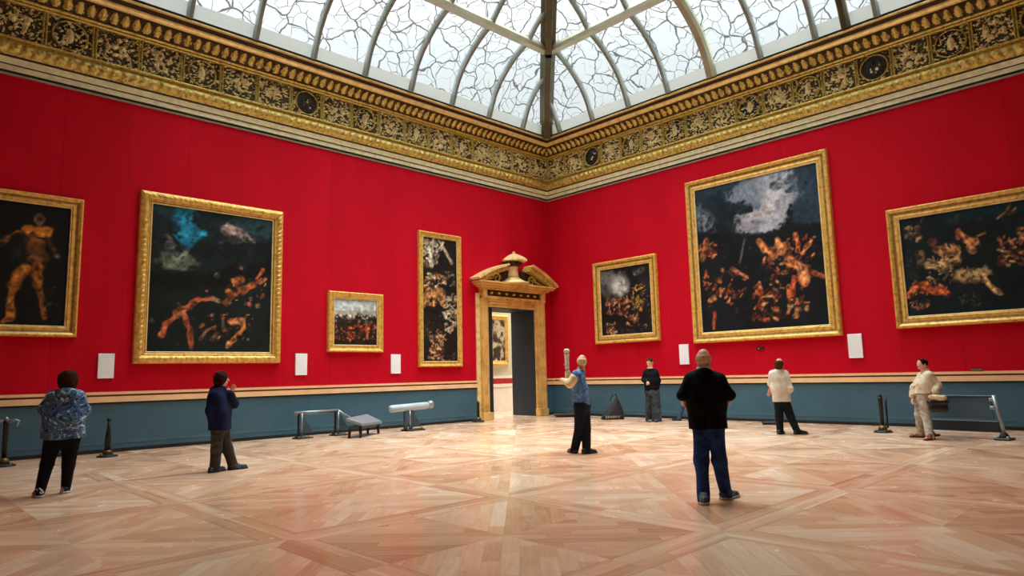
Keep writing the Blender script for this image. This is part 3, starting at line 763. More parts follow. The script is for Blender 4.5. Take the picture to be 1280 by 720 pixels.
p.stroke([(405,380),(430,375)], 24, (190,112,58)); p.stroke([(440,410),(470,395)], 26, (178,98,56)); p.stroke([(375,455),(400,430),(430,405)], 16, (166,92,56)); p.stroke([(385,415)], 18, (206,112,60)); p.stroke([(485,370),(505,340)], 14, (190,96,60)); p.stroke([(495,385),(515,372)], 12, (196,110,74)); p.stroke([(470,395),(500,370)], 10, (160,80,44))
p.stroke([(395,520),(432,515)], 24, (216,132,74)); p.stroke([(432,515),(440,540),(415,570),(385,600)], 18, (206,120,66)); p.stroke([(385,590),(382,606)], 12, (200,150,110)); p.stroke([(290,580),(310,550),(340,535)], 12, (120,92,64)); p.stroke([(330,580),(345,560)], 12, (110,84,60)); p.stroke([(365,500),(370,550)], 10, (130,100,80))
for c_, q in (((458,458),(196,92,110)), ((487,465),(150,120,100)), ((347,357),(120,130,120)), ((432,333),(140,110,76)), ((328,497),(150,100,80)), ((122,515),(110,110,96)), ((455,580),(120,90,64))): p.stroke([c_], 16, q)
p.dabs(30, (290,490,470,600), 11, FLd+[(60,40,30),(40,34,30)], 5); p.dabs(26, (360,370,520,470), 10, FLd+[(70,44,30),(150,96,64)], 7); p.dabs(22, (150,440,340,600), 9, [(70,44,32),(110,64,42),(36,32,30)], 8); p.stroke([(200,500),(240,478)], 10, (214,146,100)); p.stroke([(405,520),(436,525)], 9, (226,160,110)); p.dabs(18, (130,120,530,300), 30, [(30,50,54),(40,62,64),(16,28,28)], 6, 30, .5)
picture('framed_picture', 'large landscape painting with a blue patch of sky and sprawling figures, on the left wall', 'L', (-14.255,-10.73,1.95,6.04), (-14.0,-11.03,2.25,5.755), p, 'ornate', 2)
# 3 small crowd landscape
p = Paint('L', -9.15, -7.775, 2.44, 3.78, (360,270,3.43), (24,22,18), (40,32,24), .018)
p.stroke([(185,365),(380,375)], 44, (164,184,190), 1, .3); p.stroke([(185,395),(380,400)], 40, (190,204,202), 1, .3); p.stroke([(190,420),(380,425)], 26, (168,166,152), 1, .4); p.stroke([(215,430),(260,432),(330,436)], 18, (196,186,168))
p.dabs(40, (195,425,368,460), 14, [(60,52,44),(96,80,62),(40,38,34),(150,130,104)], 8, 12)
p.dabs(70, (200,465,365,530), 13, [(206,96,44),(178,80,40),(216,130,78),(60,40,28),(40,30,24),(140,70,40)], 9, 14)
p.dabs(20, (200,530,365,552), 14, [(22,18,14),(34,26,20)], 10)
picture('framed_picture', 'small painting of a crowd under pale sky, hung low beside the tall narrow painting', 'L', (-9.342,-7.52,2.255,3.985), (-9.15,-7.775,2.44,3.78), p, 'plain', 3)
# 4 tall narrow figure piece
p = Paint('L', -6.02, -4.645, 1.955, 5.95, (360,270,3.43), (18,18,16), (34,32,28), .02)
PL = [(236,226,200),(206,190,160),(180,160,128),(140,122,96)]
p.dabs(60, (580,110,640,215), 15, PL, 11, 24); p.stroke([(645,115),(665,150),(692,205)], 16, (186,168,138)); p.stroke([(610,140),(615,215)], 24, (196,190,166)); p.stroke([(660,120),(650,150)], 16, (210,190,160))
p.dabs(80, (585,250,665,385), 16, [(236,184,120),(216,150,90),(240,206,156),(176,112,66),(90,60,38)], 12, 16); p.stroke([(612,262)], 22, (160,150,136)); p.stroke([(600,340),(650,330)], 40, (206,140,84), .8)
p.dabs(80, (665,345,712,490), 16, PL+[(196,140,90)], 13, 16); p.dabs(26, (655,240,712,300), 12, [(90,80,60),(130,116,88),(60,54,44)], 14)
p.dabs(80, (605,490,660,605), 15, [(226,178,120),(190,124,78),(120,72,46),(206,176,130),(50,38,28)], 15, 18); p.dabs(30, (580,400,660,480), 12, [(30,30,28),(50,48,40),(24,24,22)], 16); p.dabs(18, (580,440,610,520), 9, [(110,90,66),(80,66,50)], 17)
p.dabs(14, (670,580,715,620), 9, [(110,96,76),(70,60,46)], 18)
picture('framed_picture', 'tall narrow painting of pale figures on black, in a slim frame left of the doorway', 'L', (-6.195,-4.445,1.805,6.155), (-6.02,-4.645,1.955,5.95), p, 'plain', 4)
# 5 smaller painting, white cloud disc
p = Paint('R', 2.49, 4.555, 2.725, 5.055, (720,300,4.8), (16,16,18), (34,30,28), .02)
p.stroke([(165,235),(250,250)], 90, (96,98,96)); p.stroke([(160,300),(200,330)], 50, (70,72,70)); p.stroke([(265,275)], 128, (150,150,144), 1, .25); p.stroke([(262,285)], 84, (190,188,180), 1, .4); p.stroke([(285,255),(300,300)], 40, (168,168,160), .8)
p.stroke([(355,210),(390,190)], 40, (70,80,72)); p.stroke([(350,215)], 22, (130,136,116)); p.stroke([(390,250),(440,300)], 60, (30,34,40))
p.dabs(60, (190,355,320,440), 18, [(206,134,92),(176,104,70),(216,164,120),(120,72,50),(80,50,40)], 21, 26); p.dabs(34, (335,275,400,420), 18, [(206,160,80),(176,140,66),(186,120,60),(120,90,50)], 22, 26)
p.dabs(30, (190,490,245,565), 16, [(214,170,130),(190,120,80),(110,66,46)], 23, 20); p.dabs(30, (290,440,380,510), 16, [(196,130,80),(150,96,62),(110,76,60)], 24, 20); p.dabs(26, (385,260,450,550), 12, [(100,96,90),(140,120,96),(60,60,70)], 25); p.dabs(16, (280,520,350,560), 12, [(120,116,100),(80,70,60)], 26)
picture('framed_picture', 'smaller painting with a round white cloud above figures, on the right wall nearest the corner', 'R', (2.185,4.843,2.495,5.375), (2.49,4.555,2.725,5.055), p, 'carved', 5)
# 6 biggest: storm cloud over tumbling figures
p = Paint('R', 6.43, 10.18, 2.618, 7.158, (840,170,2.667), (9,14,18), (18,28,34), .023)
p.stroke([(120,190),(300,150),(470,110)], 110, (34,52,66), .9); p.stroke([(400,150),(470,250)], 110, (46,66,84), .9); p.stroke([(90,270),(130,280)], 80, (70,88,102)); p.stroke([(105,270),(125,300)], 40, (104,118,128))
p.stroke([(270,180),(320,230),(300,270)], 130, (96,112,128)); p.stroke([(230,200),(330,190)], 70, (122,134,148)); p.stroke([(330,150),(350,220),(330,270)], 90, (150,160,170)); p.stroke([(350,180),(330,250)], 54, (186,188,192)); p.stroke([(230,290),(260,310)], 60, (142,144,152)); p.stroke([(260,270),(310,260)], 44, (172,166,172)); p.stroke([(370,215),(355,280),(310,310)], 46, (164,166,176)); p.stroke([(380,130),(350,170)], 40, (140,152,164))
p.stroke([(195,245),(255,250)], 30, (28,40,50)); p.stroke([(420,260),(490,270)], 60, (40,56,72), .8); p.stroke([(140,230),(190,300)], 60, (18,30,38), .8)
p.stroke([(110,350),(300,345),(510,310)], 36, (12,20,22), .9)
O = [(186,88,46),(206,126,72),(150,66,36),(226,156,98),(110,50,32),(80,40,28)]
p.stroke([(292,352),(310,380),(335,395)], 20, (222,136,80)); p.stroke([(335,390),(375,370)], 34, (216,124,68)); p.stroke([(350,350),(365,385)], 22, (226,150,90)); p.stroke([(410,330),(418,380)], 18, (206,110,60)); p.stroke([(430,390),(460,350)], 16, (214,126,74)); p.stroke([(390,415),(430,440),(440,490)], 34, (222,132,78)); p.stroke([(420,430),(445,480)], 22, (232,154,100)); p.stroke([(405,470),(400,525)], 16, (190,86,46)); p.stroke([(385,500),(388,530)], 18, (214,112,62)); p.stroke([(470,455),(500,465)], 14, (206,110,60))
p.stroke([(120,350),(110,405)], 22, (176,104,60)); p.dabs(30, (95,360,150,410), 16, O+[(120,96,60)], 31, 14)
p.dabs(26, (112,455,170,545), 15, O+[(60,36,28)], 32, 18); p.dabs(26, (170,430,245,580), 14, O+[(110,60,40),(60,40,30)], 33, 18); p.stroke([(245,345),(230,420)], 7, (110,112,110), .8); p.stroke([(205,440),(255,470)], 12, (180,110,76)); p.stroke([(148,585),(145,635)], 14, (150,70,44))
p.dabs(54, (275,490,365,610), 17, O+[(70,36,26),(40,26,22)], 34, 22); p.dabs(22, (300,400,370,480), 13, O+[(90,50,36),(50,30,26)], 35, 18); p.dabs(26, (385,535,450,600), 14, O+[(150,120,90),(60,36,28)], 36, 18); p.dabs(34, (380,330,470,460), 12, O+[(60,40,34),(30,24,24)], 37, 16, .8); p.dabs(50, (110,360,510,630), 10, [(60,40,30),(40,34,30),(90,56,40)], 38, 12, .7)
picture('framed_picture', 'largest painting, a pale storm cloud above tumbling figures, high on the right wall', 'R', (6.078,10.508,2.33,7.475), (6.43,10.18,2.618,7.158), p, 'carved', 6)
# 7 wide battle piece, cut by the right edge
p = Paint('R', 12.105, 16.30, 2.742, 5.155, (1080,220,3.6), (8,16,18), (16,34,38), .02)
p.stroke([(400,180),(560,150),(720,130)], 90, (16,44,52), .8); p.stroke([(410,200)], 40, (40,60,66)); p.stroke([(520,200)], 30, (36,54,58))
p.dabs(40, (195,230,260,300), 15, [(140,110,76),(176,140,96),(100,80,60),(60,56,50)], 41, 16); p.stroke([(265,215),(280,195)], 8, (70,70,64))
p.stroke([(320,300)], 26, (150,90,70)); p.stroke([(265,350),(265,385)], 28, (130,104,70)); p.stroke([(345,340),(410,330)], 40, (170,120,72)); p.dabs(60, (345,320,440,400), 18, [(180,134,84),(130,90,54),(206,160,104),(96,66,44)], 42, 20); p.stroke([(310,400),(360,400)], 40, (206,176,120)); p.dabs(50, (290,370,420,470), 16, [(176,144,96),(120,96,66),(84,70,54)], 43, 20)
p.stroke([(430,250),(450,270),(480,290)], 18, (186,110,66)); p.stroke([(470,300),(505,300)], 34, (206,136,84)); p.stroke([(480,320),(490,335)], 28, (214,150,100)); p.stroke([(515,275),(545,262)], 12, (150,90,56)); p.stroke([(425,255),(430,285)], 14, (150,90,60))
p.stroke([(445,440),(540,430)], 46, (176,150,104)); p.stroke([(540,440),(570,490),(610,520)], 22, (206,166,110)); p.stroke([(460,460),(520,455)], 26, (140,116,78)); p.dabs(40, (440,410,550,475), 14, [(196,170,120),(150,120,80),(116,92,64)], 44, 18); p.stroke([(600,518),(622,520)], 10, (206,160,110))
p.stroke([(210,530),(240,495),(290,480)], 26, (206,110,60)); p.stroke([(270,485),(320,510),(380,515)], 28, (196,92,46)); p.dabs(26, (215,475,380,525), 14, [(224,136,80),(176,80,44),(140,64,40)], 45, 20); p.dabs(24, (220,555,300,590), 12, [(196,130,80),(120,80,56)], 46, 14)
p.stroke([(600,200),(640,170),(655,140)], 9, (150,110,76)); p.stroke([(655,180),(680,155)], 10, (140,100,64)); p.dabs(60, (600,280,720,400), 15, [(196,120,74),(150,90,60),(110,70,50),(206,160,110)], 47, 18); p.dabs(20, (690,240,720,300), 13, [(160,110,74),(196,150,100)], 48); p.dabs(20, (430,530,520,570), 10, [(80,70,66),(60,54,52)], 49, 20); p.dabs(40, (720,250,950,420), 18, [(176,110,70),(120,80,54),(206,160,110)], 50, 20); p.dabs(60, (930,300,1250,470), 20, [(176,110,70),(120,80,54),(206,160,110),(90,60,46)], 52, 24); p.dabs(24, (200,330,260,460), 22, [(40,52,48),(30,40,38)], 51, 16)
picture('framed_picture', 'wide painting of wrestling figures in a gilt frame, cut off by the right edge', 'R', (11.822,16.56,2.42,5.46), (12.105,16.30,2.742,5.155), p, 'carved', 7)

# painting seen through the doorway
class PB(Paint): pass
p = Paint('L', 0, 1, 0, 1, (0,0,1), (110,100,76), (150,140,112), .03)
p.w, p.h, p.res = 40, 66, .02
p.c = np.array((96,86,62))*np.ones((66,40,1)); 
_rg = np.random.default_rng(5)
_n = fbm(66, 40, 9, 3)[..., None]; p.c = np.where(_n > .56, np.array((188,180,152)), np.where(_n > .46, np.array((120,108,80)), np.array((58,50,38))))*(.85+.3*fbm(66, 40, 4)[..., None])
tb = thing('framed_picture', 'gilt framed brown and cream picture hanging in the corridor beyond the doorway', 'painting', (.15, YB, 1.9))
b = frame_mesh('L', -.62, .62, 0, 2.06, [(0,0),(0,.06),(.03,.09),(.08,.085),(.12,.06),(.17,.055),(.19,.03),(.2,.02)], [], (0,0,0)); b.build('frame', MT['gold_fr'], tb, recalc=False)
p.a0, p.a1, p.z0, p.z1, p.wall = -.43, .43, .2, 1.86, 'L'
p.build(tb, (0,0,0))

# ------------------------------------------------------------------ blank text cards and small fittings on the walls
def card(wall, a0, a1, z0, z1, label):
    off = np.array(((a0+a1)/2, 0, z0)) if wall == 'L' else np.array((0, -(a0+a1)/2, z0))
    w = (a1-a0)/2; b = MB()
    if wall == 'L': b.box((-w, -.04, 0), (w, 0, z1-z0), 0, .006)
    else: b.box((-.04, -w, 0), (0, w, z1-z0), 0, .006)
    o = b.build('wall_sign', MT['card']); o.location = tuple(off)
    o['label'] = label; o['category'] = 'sign'; o['group'] = 'white text cards on the red walls'
card('L', -14.935, -14.615, 1.63, 2.18, 'white text card left of the large landscape painting, above the tapered stanchion')
card('L', -10.272, -9.935, 1.62, 2.203, 'white text card between the large landscape and the small crowd painting')
card('L', -7.21, -6.866, 1.615, 2.194, 'white text card between the small crowd painting and the tall narrow painting')
card('R', 5.51, 5.845, 1.695, 2.325, 'white text card under the lower left corner of the largest painting')
card('R', 10.615, 10.967, 1.723, 2.352, 'white text card under the lower right corner of the largest painting')
t = thing('wall_sensor', 'tiny dark sensor on the red wall under the largest painting', 'sensor', (0, -8.19, 2.06))
b = MB(); b.box((-.05, -.11, 0), (0, .11, .07), 0, .008); b.build('housing', MT['iron'], t)
b = MB(); b.lathe([(.02, -.02), (.025, 0), (.02, .01)], (-.055, .03, .035), 10); b.build('lens', MT['steel'], t)
t = thing('rail_label', 'small dark green label holder on the rail of the right wall', 'label', (0, -13.42, 1.328))
b = MB(); b.box((-.06, -.12, 0), (-.02, .12, .05), 0, .006); b.build('holder', mat('dark_green_holder', (46,56,46), .5), t)
b = MB(); b.box((-.065, -.10, .012), (-.058, .10, .04)); b.build('text_strip', mat('olive_strip', (96,104,80), .6), t)

# ================================================================== BARRIERS, STANCHIONS AND SMALL FLOOR THINGS
def bld(b, name, m, par, smooth=False): return b.build(name, m, par, smooth)

# low steel rail on two braced posts
p0 = on_floor(374, 548.5); p1 = on_floor(420, 544.5); dirv = p1-p0; ln = np.linalg.norm(dirv); rz = math.atan2(dirv[1], dirv[0])
t = thing('barrier_rail', 'low grey steel barrier rail on two braced posts, left of the slanted stool', 'barrier', p0, rotz=rz)
b = MB(); b.tube([(-.14, 0, .66), (ln+.06, 0, .66)], .035, 12); b.tube([(-.14, 0, .61), (ln+.06, 0, .61)], .014, 8); bld(b, 'top_rail', MT['steel'], t, True)
for x in (0, ln):
    b = MB(); b.box((x-.045, -.03, .05), (x+.0, .03, .64), 0, .008); bld(b, 'post', MT['iron'], t)
    b = MB(); b.tube([(x+.06, -.02, .05), (x+.06, -.02, .64)], .018, 8); bld(b, 'upright_tube', MT['steel'], t, True)
    b = MB(); b.prism([(x+.09, .60), (x+.09, .16), (x+.36, .16)], -.012, .012, axis=1); bld(b, 'brace_plate', MT['steel_dk'], t)
    b = MB(); b.box((x-.12, -.16, 0), (x+.32, .16, .035), 0, .01); b.box((x-.08, -.1, .035), (x+.12, .1, .07), 0, .01); bld(b, 'foot_plate', MT['iron'], t)
    for xx in (-.07, .05, .2):
        b = MB(); b.lathe([(.03, 0), (.03, .02), (.015, .035)], (x+xx, -.12, .035), 8); bld(b, 'bolt', MT['brass'], t)
b = MB(); b.tube([(ln+.06, 0, .66), (ln+.22, -.02, .55), (ln+.52, -.1, .36), (ln+.62, -.12, .34)], .028, 8); bld(b, 'end_brace', MT['steel'], t, True)

# low stool with a slanted grey seat
c = (on_floor(444, 547.5)+on_floor(466, 542))/2; rz = math.atan2(*(on_floor(466, 542)-on_floor(444, 547.5))[[1, 0]])
t = thing('stool', 'low stool with a slanted grey seat on dark peg legs, beside the barrier rail', 'stool', c, rotz=rz)
L_ = np.linalg.norm(on_floor(466, 542)-on_floor(444, 547.5))/2
b = MB(); V = [(-L_-.1, -.22, .36), (L_+.12, -.22, .32), (L_+.14, .22, .52), (-L_-.08, .22, .50)]
V2 = [(x, y, z-.06) for x, y, z in V]; b.add(V+V2, [(0,1,2,3), (7,6,5,4), (0,4,5,1), (1,5,6,2), (2,6,7,3), (3,7,4,0)]); bld(b, 'seat', MT['steel'], t)
b = MB(); b.box((-L_-.04, -.17, .22), (L_+.06, .17, .29), 0, .01); bld(b, 'apron', MT['steel_dk'], t)
for x in (-L_, L_):
    for y in (-.14, .14):
        b = MB(); b.tube([(x, y, .27), (x*1.04, y*1.08, 0)], [.045, .032], 8); bld(b, 'leg', MT['iron'], t, True)

# padded rail on a pedestal
a = on_floor(489, 541); e = on_floor(540, 536.5); c = on_floor(513, 538.5); rz = math.atan2(e[1]-a[1], e[0]-a[0]); hl = np.linalg.norm(e-a)/2
t = thing('leaning_rail', 'pale grey padded leaning rail on a single pedestal left of the doorway', 'barrier', c, rotz=rz)
b = MB(); n = 16
b.tube([(-hl, 0, .64), (-hl+.05, 0, .64), (hl-.12, 0, .68), (hl-.08, 0, .68)], [.085, .10, .10, .08], n); bld(b, 'pad', mat('pale_grey_vinyl', (168,184,188), .4, var=.05), t, True)
b = MB(); b.tube([(hl-.1, 0, .69), (hl-.02, 0, .70), (hl+.06, 0, .70), (hl+.1, 0, .70)], [.06, .115, .115, .05], n); bld(b, 'end_cap', MT['steel'], t, True)
for x in (-.16, 0.02):
    b = MB(); b.box((x-.045, -.05, .05), (x+.045, .05, .58), 0, .01); bld(b, 'pedestal', MT['steel_dk'], t)
b = MB(); b.tube([(-.06, -.07, .04), (-.06, -.07, .58)], .018, 8); bld(b, 'upright_tube', MT['steel'], t, True)
b = MB(); b.prism([(.09, .56), (.09, .1), (.36, .1)], -.015, .015, axis=1); bld(b, 'brace_plate', MT['steel_dk'], t)
b = MB(); b.box((-.22, -.16, 0), (.40, .16, .045), 0, .012); bld(b, 'foot_plate', MT['iron'], t)
for xx in (-.16, 0, .3):
    b = MB(); b.lathe([(.035, 0), (.035, .025), (.018, .05)], (xx, -.12, .045), 8); bld(b, 'bolt', MT['brass'], t)

# stanchions
def stanchion(px, py, h, label, head, kind):
    t = thing('stanchion', label, 'stanchion', on_floor(px, py), 'rope stanchions along the walls')
    b = MB(); b.lathe([(.20, 0), (.20, .02), (.17, .035), (.08, .06), (.055, .10)], (0,0,0), 22); bld(b, 'base', MT['iron'] if kind != 'steel' else MT['steel_dk'], t, True)
    b = MB(); b.lathe([(.085, .06), (.10, .09), (.075, .13), (.05, .16)], (0,0,0), 16); bld(b, 'collar', MT['brass'], t, True)
    b = MB()
    if kind == 'taper': b.lathe([(.07, .12), (.058, .4), (.035, h*.8), (.02, h)], (0,0,0), 14)
    else: b.lathe([(.045, .12), (.045, h*.9), (.05, h*.93), (.05, h)], (0,0,0), 14)
    bld(b, 'post', MT['iron'] if kind != 'steel' else MT['steel'], t, True)
    b = MB(); b.lathe([(.03, h-.01), (.045, h+.01), (.03, h+.05), (.01, h+.065)], (0,0,0), 12); bld(b, 'cap', head, t, True)
    for q in range(4):
        an = q*math.pi/2+.6; b = MB(); b.lathe([(.028, 0), (.03, .02), (.015, .035)], (.15*math.cos(an), .15*math.sin(an), .028), 8); bld(b, 'bolt', MT['brass'], t)
    return t
stanchion(134, 571, .74, 'dark tapered stanchion beside the person in the blue and white patterned jacket', MT['iron'], 'taper')
t = stanchion(4, 583, .86, 'dark stanchion with a silver hook head at the left edge', MT['steel'], 'post')
b = MB(); b.tube([(0, 0, .82), (.12, -.1, .86), (.17, -.14, .84), (.15, -.12, .74)], [.035, .03, .03, .02], 8); b.tube([(0, 0, .84), (-.2, .12, .84)], .03, 8); bld(b, 'hook_arm', MT['steel'], t, True)
t = stanchion(1104, 540.5, .80, 'dark twin-post stanchion left of the person in cream', MT['iron'], 'post')
b = MB(); b.lathe([(.022, .1), (.022, .82)], (.10, -.08, 0), 10); bld(b, 'second_post', MT['iron'], t, True)
stanchion(598, 527.5, .62, 'short dark stanchion at the left foot of the door surround', MT['brass'], 'post')

# glazed low barrier on the right
pa = on_floor(1163, 545); pb = on_floor(1256, 550); dv = pb-pa; ln = np.linalg.norm(dv); rz = math.atan2(dv[1], dv[0])
t = thing('low_barrier', 'low barrier with a blue grey panel between silver posts, behind the person in cream', 'barrier', pa, rotz=rz)
for x in (0, ln):
    b = MB(); b.tube([(x+.0, 0, .10), (x-.05 if x else x, 0, .50), (x-.11 if x else x+.0, 0, .87)], .04, 10); bld(b, 'post', MT['steel'], t, True)
    b = MB(); b.box((x-.14 if x else x-.14, -.16, 0), (x+.14, .16, .04), 0, .012); b.lathe([(.10, .04), (.085, .08), (.05, .14)], (x, 0, 0), 12); bld(b, 'foot_plate', MT['iron'], t)
    for xx in (-.09, .09):
        b = MB(); b.lathe([(.03, 0), (.03, .02), (.015, .04)], (x+xx, -.1, .04), 8); bld(b, 'bolt', MT['steel'], t)
b = MB(); b.box((.08, -.012, .40), (ln-.14, .012, .84), 0, .004); bld(b, 'panel', mat('slate_glass_panel', (62,88,104), .35, var=.04), t)
b = MB(); b.box((.06, -.03, .835), (ln-.1, .03, .865), 0, .006); bld(b, 'top_rail', MT['steel_dk'], t)
b = MB(); b.box((.05, -.04, .14), (ln-.05, .04, .36), 0, .01); bld(b, 'lower_panel', mat('dark_slate_panel', (28,44,54), .5), t)
for z in (.62, .78):
    b = MB(); b.box((ln-.19, -.03, z-.035), (ln-.11, .03, z+.035), 0, .008); bld(b, 'clamp', MT['steel'], t)

# slumped black bag by the right wall
t = thing('bag', 'slumped black bag with a pale label strip on the floor below the small painting', 'bag', on_floor(765.5, 524), rotz=-.80)
def sheet(sz, f, n=26):
    A = np.zeros((n, n*2, 3))
    for i, th in enumerate(np.linspace(0, 1, n)):
        for j, q in enumerate(np.linspace(0, 2*math.pi, n*2)):
            A[i, j] = f(th, q)
    return A
def bagf(th, q):
    w, d, h = .37, .24, .74
    x = w*np.sign(math.cos(q))*abs(math.cos(q))**.6; y = d*np.sign(math.sin(q))*abs(math.sin(q))**.6
    z = .0+th*h*(1-.42*abs(x/w-.2))
    sh = 1-.5*th**1.6
    return (x*sh+.09*th, y*sh, max(0.0, z)+.02*math.sin(9*x)*th)
A = sheet(1, bagf); b = MB(); b.grid(A); b.add(A[-1, :-1], [tuple(range(A.shape[1]-1))]); b.add(A[0, :-1], [tuple(range(A.shape[1]-1))[::-1]])
bld(b, 'body', mat('black_nylon', (22,26,28), .6, var=.2, bmp=.3), t, True)
b = MB(); b.tube([(-.05, -.05, .60), (.02, -.07, .76), (.13, -.05, .80), (.17, -.03, .70)], .022, 8); bld(b, 'handle', MT['iron'], t, True)
b = MB(); b.box((-.34, -.262, .03), (.34, -.235, .13), 0, .006); bld(b, 'label_strip', MT['iron'], t)
b = MB()
for x0, w_ in ((-.24, .05), (-.17, .07), (-.08, .06), (0, .07), (.09, .03), (.16, .04)):
    b.box((x0, -.268, .05), (x0+w_*.35, -.26, .115)); b.box((x0, -.268, .10), (x0+w_, -.26, .115)); b.box((x0+w_*.65, -.268, .06), (x0+w_, -.26, .085))
bld(b, 'label_marks', mat('pale_label_marks', (190,176,164), .6), t)
# low things on the floor
t = thing('floor_plinth', 'low flat dark plinth on the floor in the corner right of the doorway', 'plinth', on_floor(712, 521), rotz=-.80)
b = MB(); b.box((-.55, -.2, .05), (.6, .2, .12), 0, .015); bld(b, 'top_slab', mat('brown_black_board', (40,32,26), .5), t)
b = MB(); b.box((-.48, -.15, 0), (.54, .15, .055), 0, .01); bld(b, 'base_board', MT['iron'], t)
t = thing('floor_box', 'low black floor box behind the visitor in the white shirt', 'box', on_floor(964, 530.5), rotz=-.95)
b = MB(); b.box((-.22, -.12, 0), (.22, .12, .07), 0, .015); bld(b, 'body', MT['iron'], t)
b = MB(); b.box((-.19, -.09, .068), (.19, .09, .085), 0, .006); bld(b, 'lid', MT['black'], t)

# ================================================================== PEOPLE (continuous bodies polygonised from blended limb volumes)
def unit(v): v = np.asarray(v, float); return v/(np.linalg.norm(v)+1e-12)
class Field:
    def __init__(s): s.ops = []
    def cone(s, a, b_, ra, rb=None, k=.03): s.ops.append(('c', np.asarray(a, float), np.asarray(b_, float), ra, ra if rb is None else rb, k)); return s
    def ell(s, c, r, ax=None, k=.02): s.ops.append(('e', np.asarray(c, float), np.asarray(r, float), np.eye(3) if ax is None else np.array(ax), k)); return s
    def dent(s, c, r, k=.012): s.ops.append(('d', np.asarray(c, float), r, k)); return s
    def cut(s, p, n): s.ops.append(('x', np.asarray(p, float), unit(n))); return s
    def mesh(s, name, m, parent, res=.010, wr=0.0, wf=16, seed=0):
        lo = np.full(3, 9e9); hi = -lo
        for o in s.ops:
            if o[0] == 'c':
                r = max(o[3], o[4]); lo = np.minimum(lo, np.minimum(o[1], o[2])-r); hi = np.maximum(hi, np.maximum(o[1], o[2])+r)
            elif o[0] == 'e':
                r = o[2].max(); lo = np.minimum(lo, o[1]-r); hi = np.maximum(hi, o[1]+r)
        lo -= .05; hi += .05
        ns = np.ceil((hi-lo)/res).astype(int)+1
        D = np.full(ns, .15, np.float32)
        ax = [lo[i]+res*np.arange(ns[i]) for i in range(3)]
        def win(a, b_, pad):
            i0 = np.maximum(0, np.floor((a-pad-lo)/res).astype(int)); i1 = np.minimum(ns, np.ceil((b_+pad-lo)/res).astype(int)+1)
            return tuple(slice(int(p), int(q)) for p, q in zip(i0, i1))
        for o in s.ops:
            if o[0] == 'c':
                _, a, c, ra, rb, k_ = o; r = max(ra, rb)
                W = win(np.minimum(a, c), np.maximum(a, c), r+.06+k_)
                X, Y, Z = np.meshgrid(ax[0][W[0]], ax[1][W[1]], ax[2][W[2]], indexing='ij')
                ab = c-a; L2 = ab@ab+1e-9
                t_ = np.clip(((X-a[0])*ab[0]+(Y-a[1])*ab[1]+(Z-a[2])*ab[2])/L2, 0, 1)
                d = np.sqrt((X-a[0]-t_*ab[0])**2+(Y-a[1]-t_*ab[1])**2+(Z-a[2]-t_*ab[2])**2)-(ra+(rb-ra)*t_)
            elif o[0] == 'e':
                _, c, r, A, k_ = o
                W = win(c-r.max(), c+r.max(), .06+k_)
                X, Y, Z = np.meshgrid(ax[0][W[0]]-c[0], ax[1][W[1]]-c[1], ax[2][W[2]]-c[2], indexing='ij')
                q = [(X*A[i][0]+Y*A[i][1]+Z*A[i][2])/r[i] for i in range(3)]
                n1 = np.sqrt(q[0]**2+q[1]**2+q[2]**2)
                d = (n1-1)*r.min() if r.max() > 2.5*r.min() else (n1-1)*np.cbrt(r.prod())
            elif o[0] == 'd':
                _, c, r, k_ = o
                W = win(c-r, c+r, .03)
                X, Y, Z = np.meshgrid(ax[0][W[0]]-c[0], ax[1][W[1]]-c[1], ax[2][W[2]]-c[2], indexing='ij')
                d = np.sqrt(X*X+Y*Y+Z*Z)-r; E = D[W]; h = np.clip(.5-.5*(E+d)/k_, 0, 1)
                D[W] = E*(1-h)+(-d)*h+k_*h*(1-h); continue
            else:
                _, p_, n_ = o
                X = ax[0][:, None, None]; Y = ax[1][None, :, None]; Z = ax[2][None, None, :]
                D = np.maximum(D, ((X-p_[0])*n_[0]+(Y-p_[1])*n_[1]+(Z-p_[2])*n_[2]).astype(np.float32)); continue
            E = D[W]; h = np.clip(.5+.5*(E-d)/k_, 0, 1)
            D[W] = E*(1-h)+d*h-k_*h*(1-h)
        if wr:
            rg = np.random.default_rng(seed); X, Y, Z = np.meshgrid(*ax, indexing='ij'); o_ = 0
            for _ in range(6):
                f = rg.normal(0, 1, 3); f = f/np.linalg.norm(f)*wf*rg.uniform(.6, 2.2); f[2] *= .7
                o_ = o_+np.sin(X*f[0]+Y*f[1]+Z*f[2]+rg.uniform(0, 6))/6
            D = D+(wr*o_*1.6).astype(np.float32)
        D[[0,-1]] = .1; D[:, [0,-1]] = .1; D[:, :, [0,-1]] = .1
        return link(name, nets(name, D, lo, res), m, parent, True)
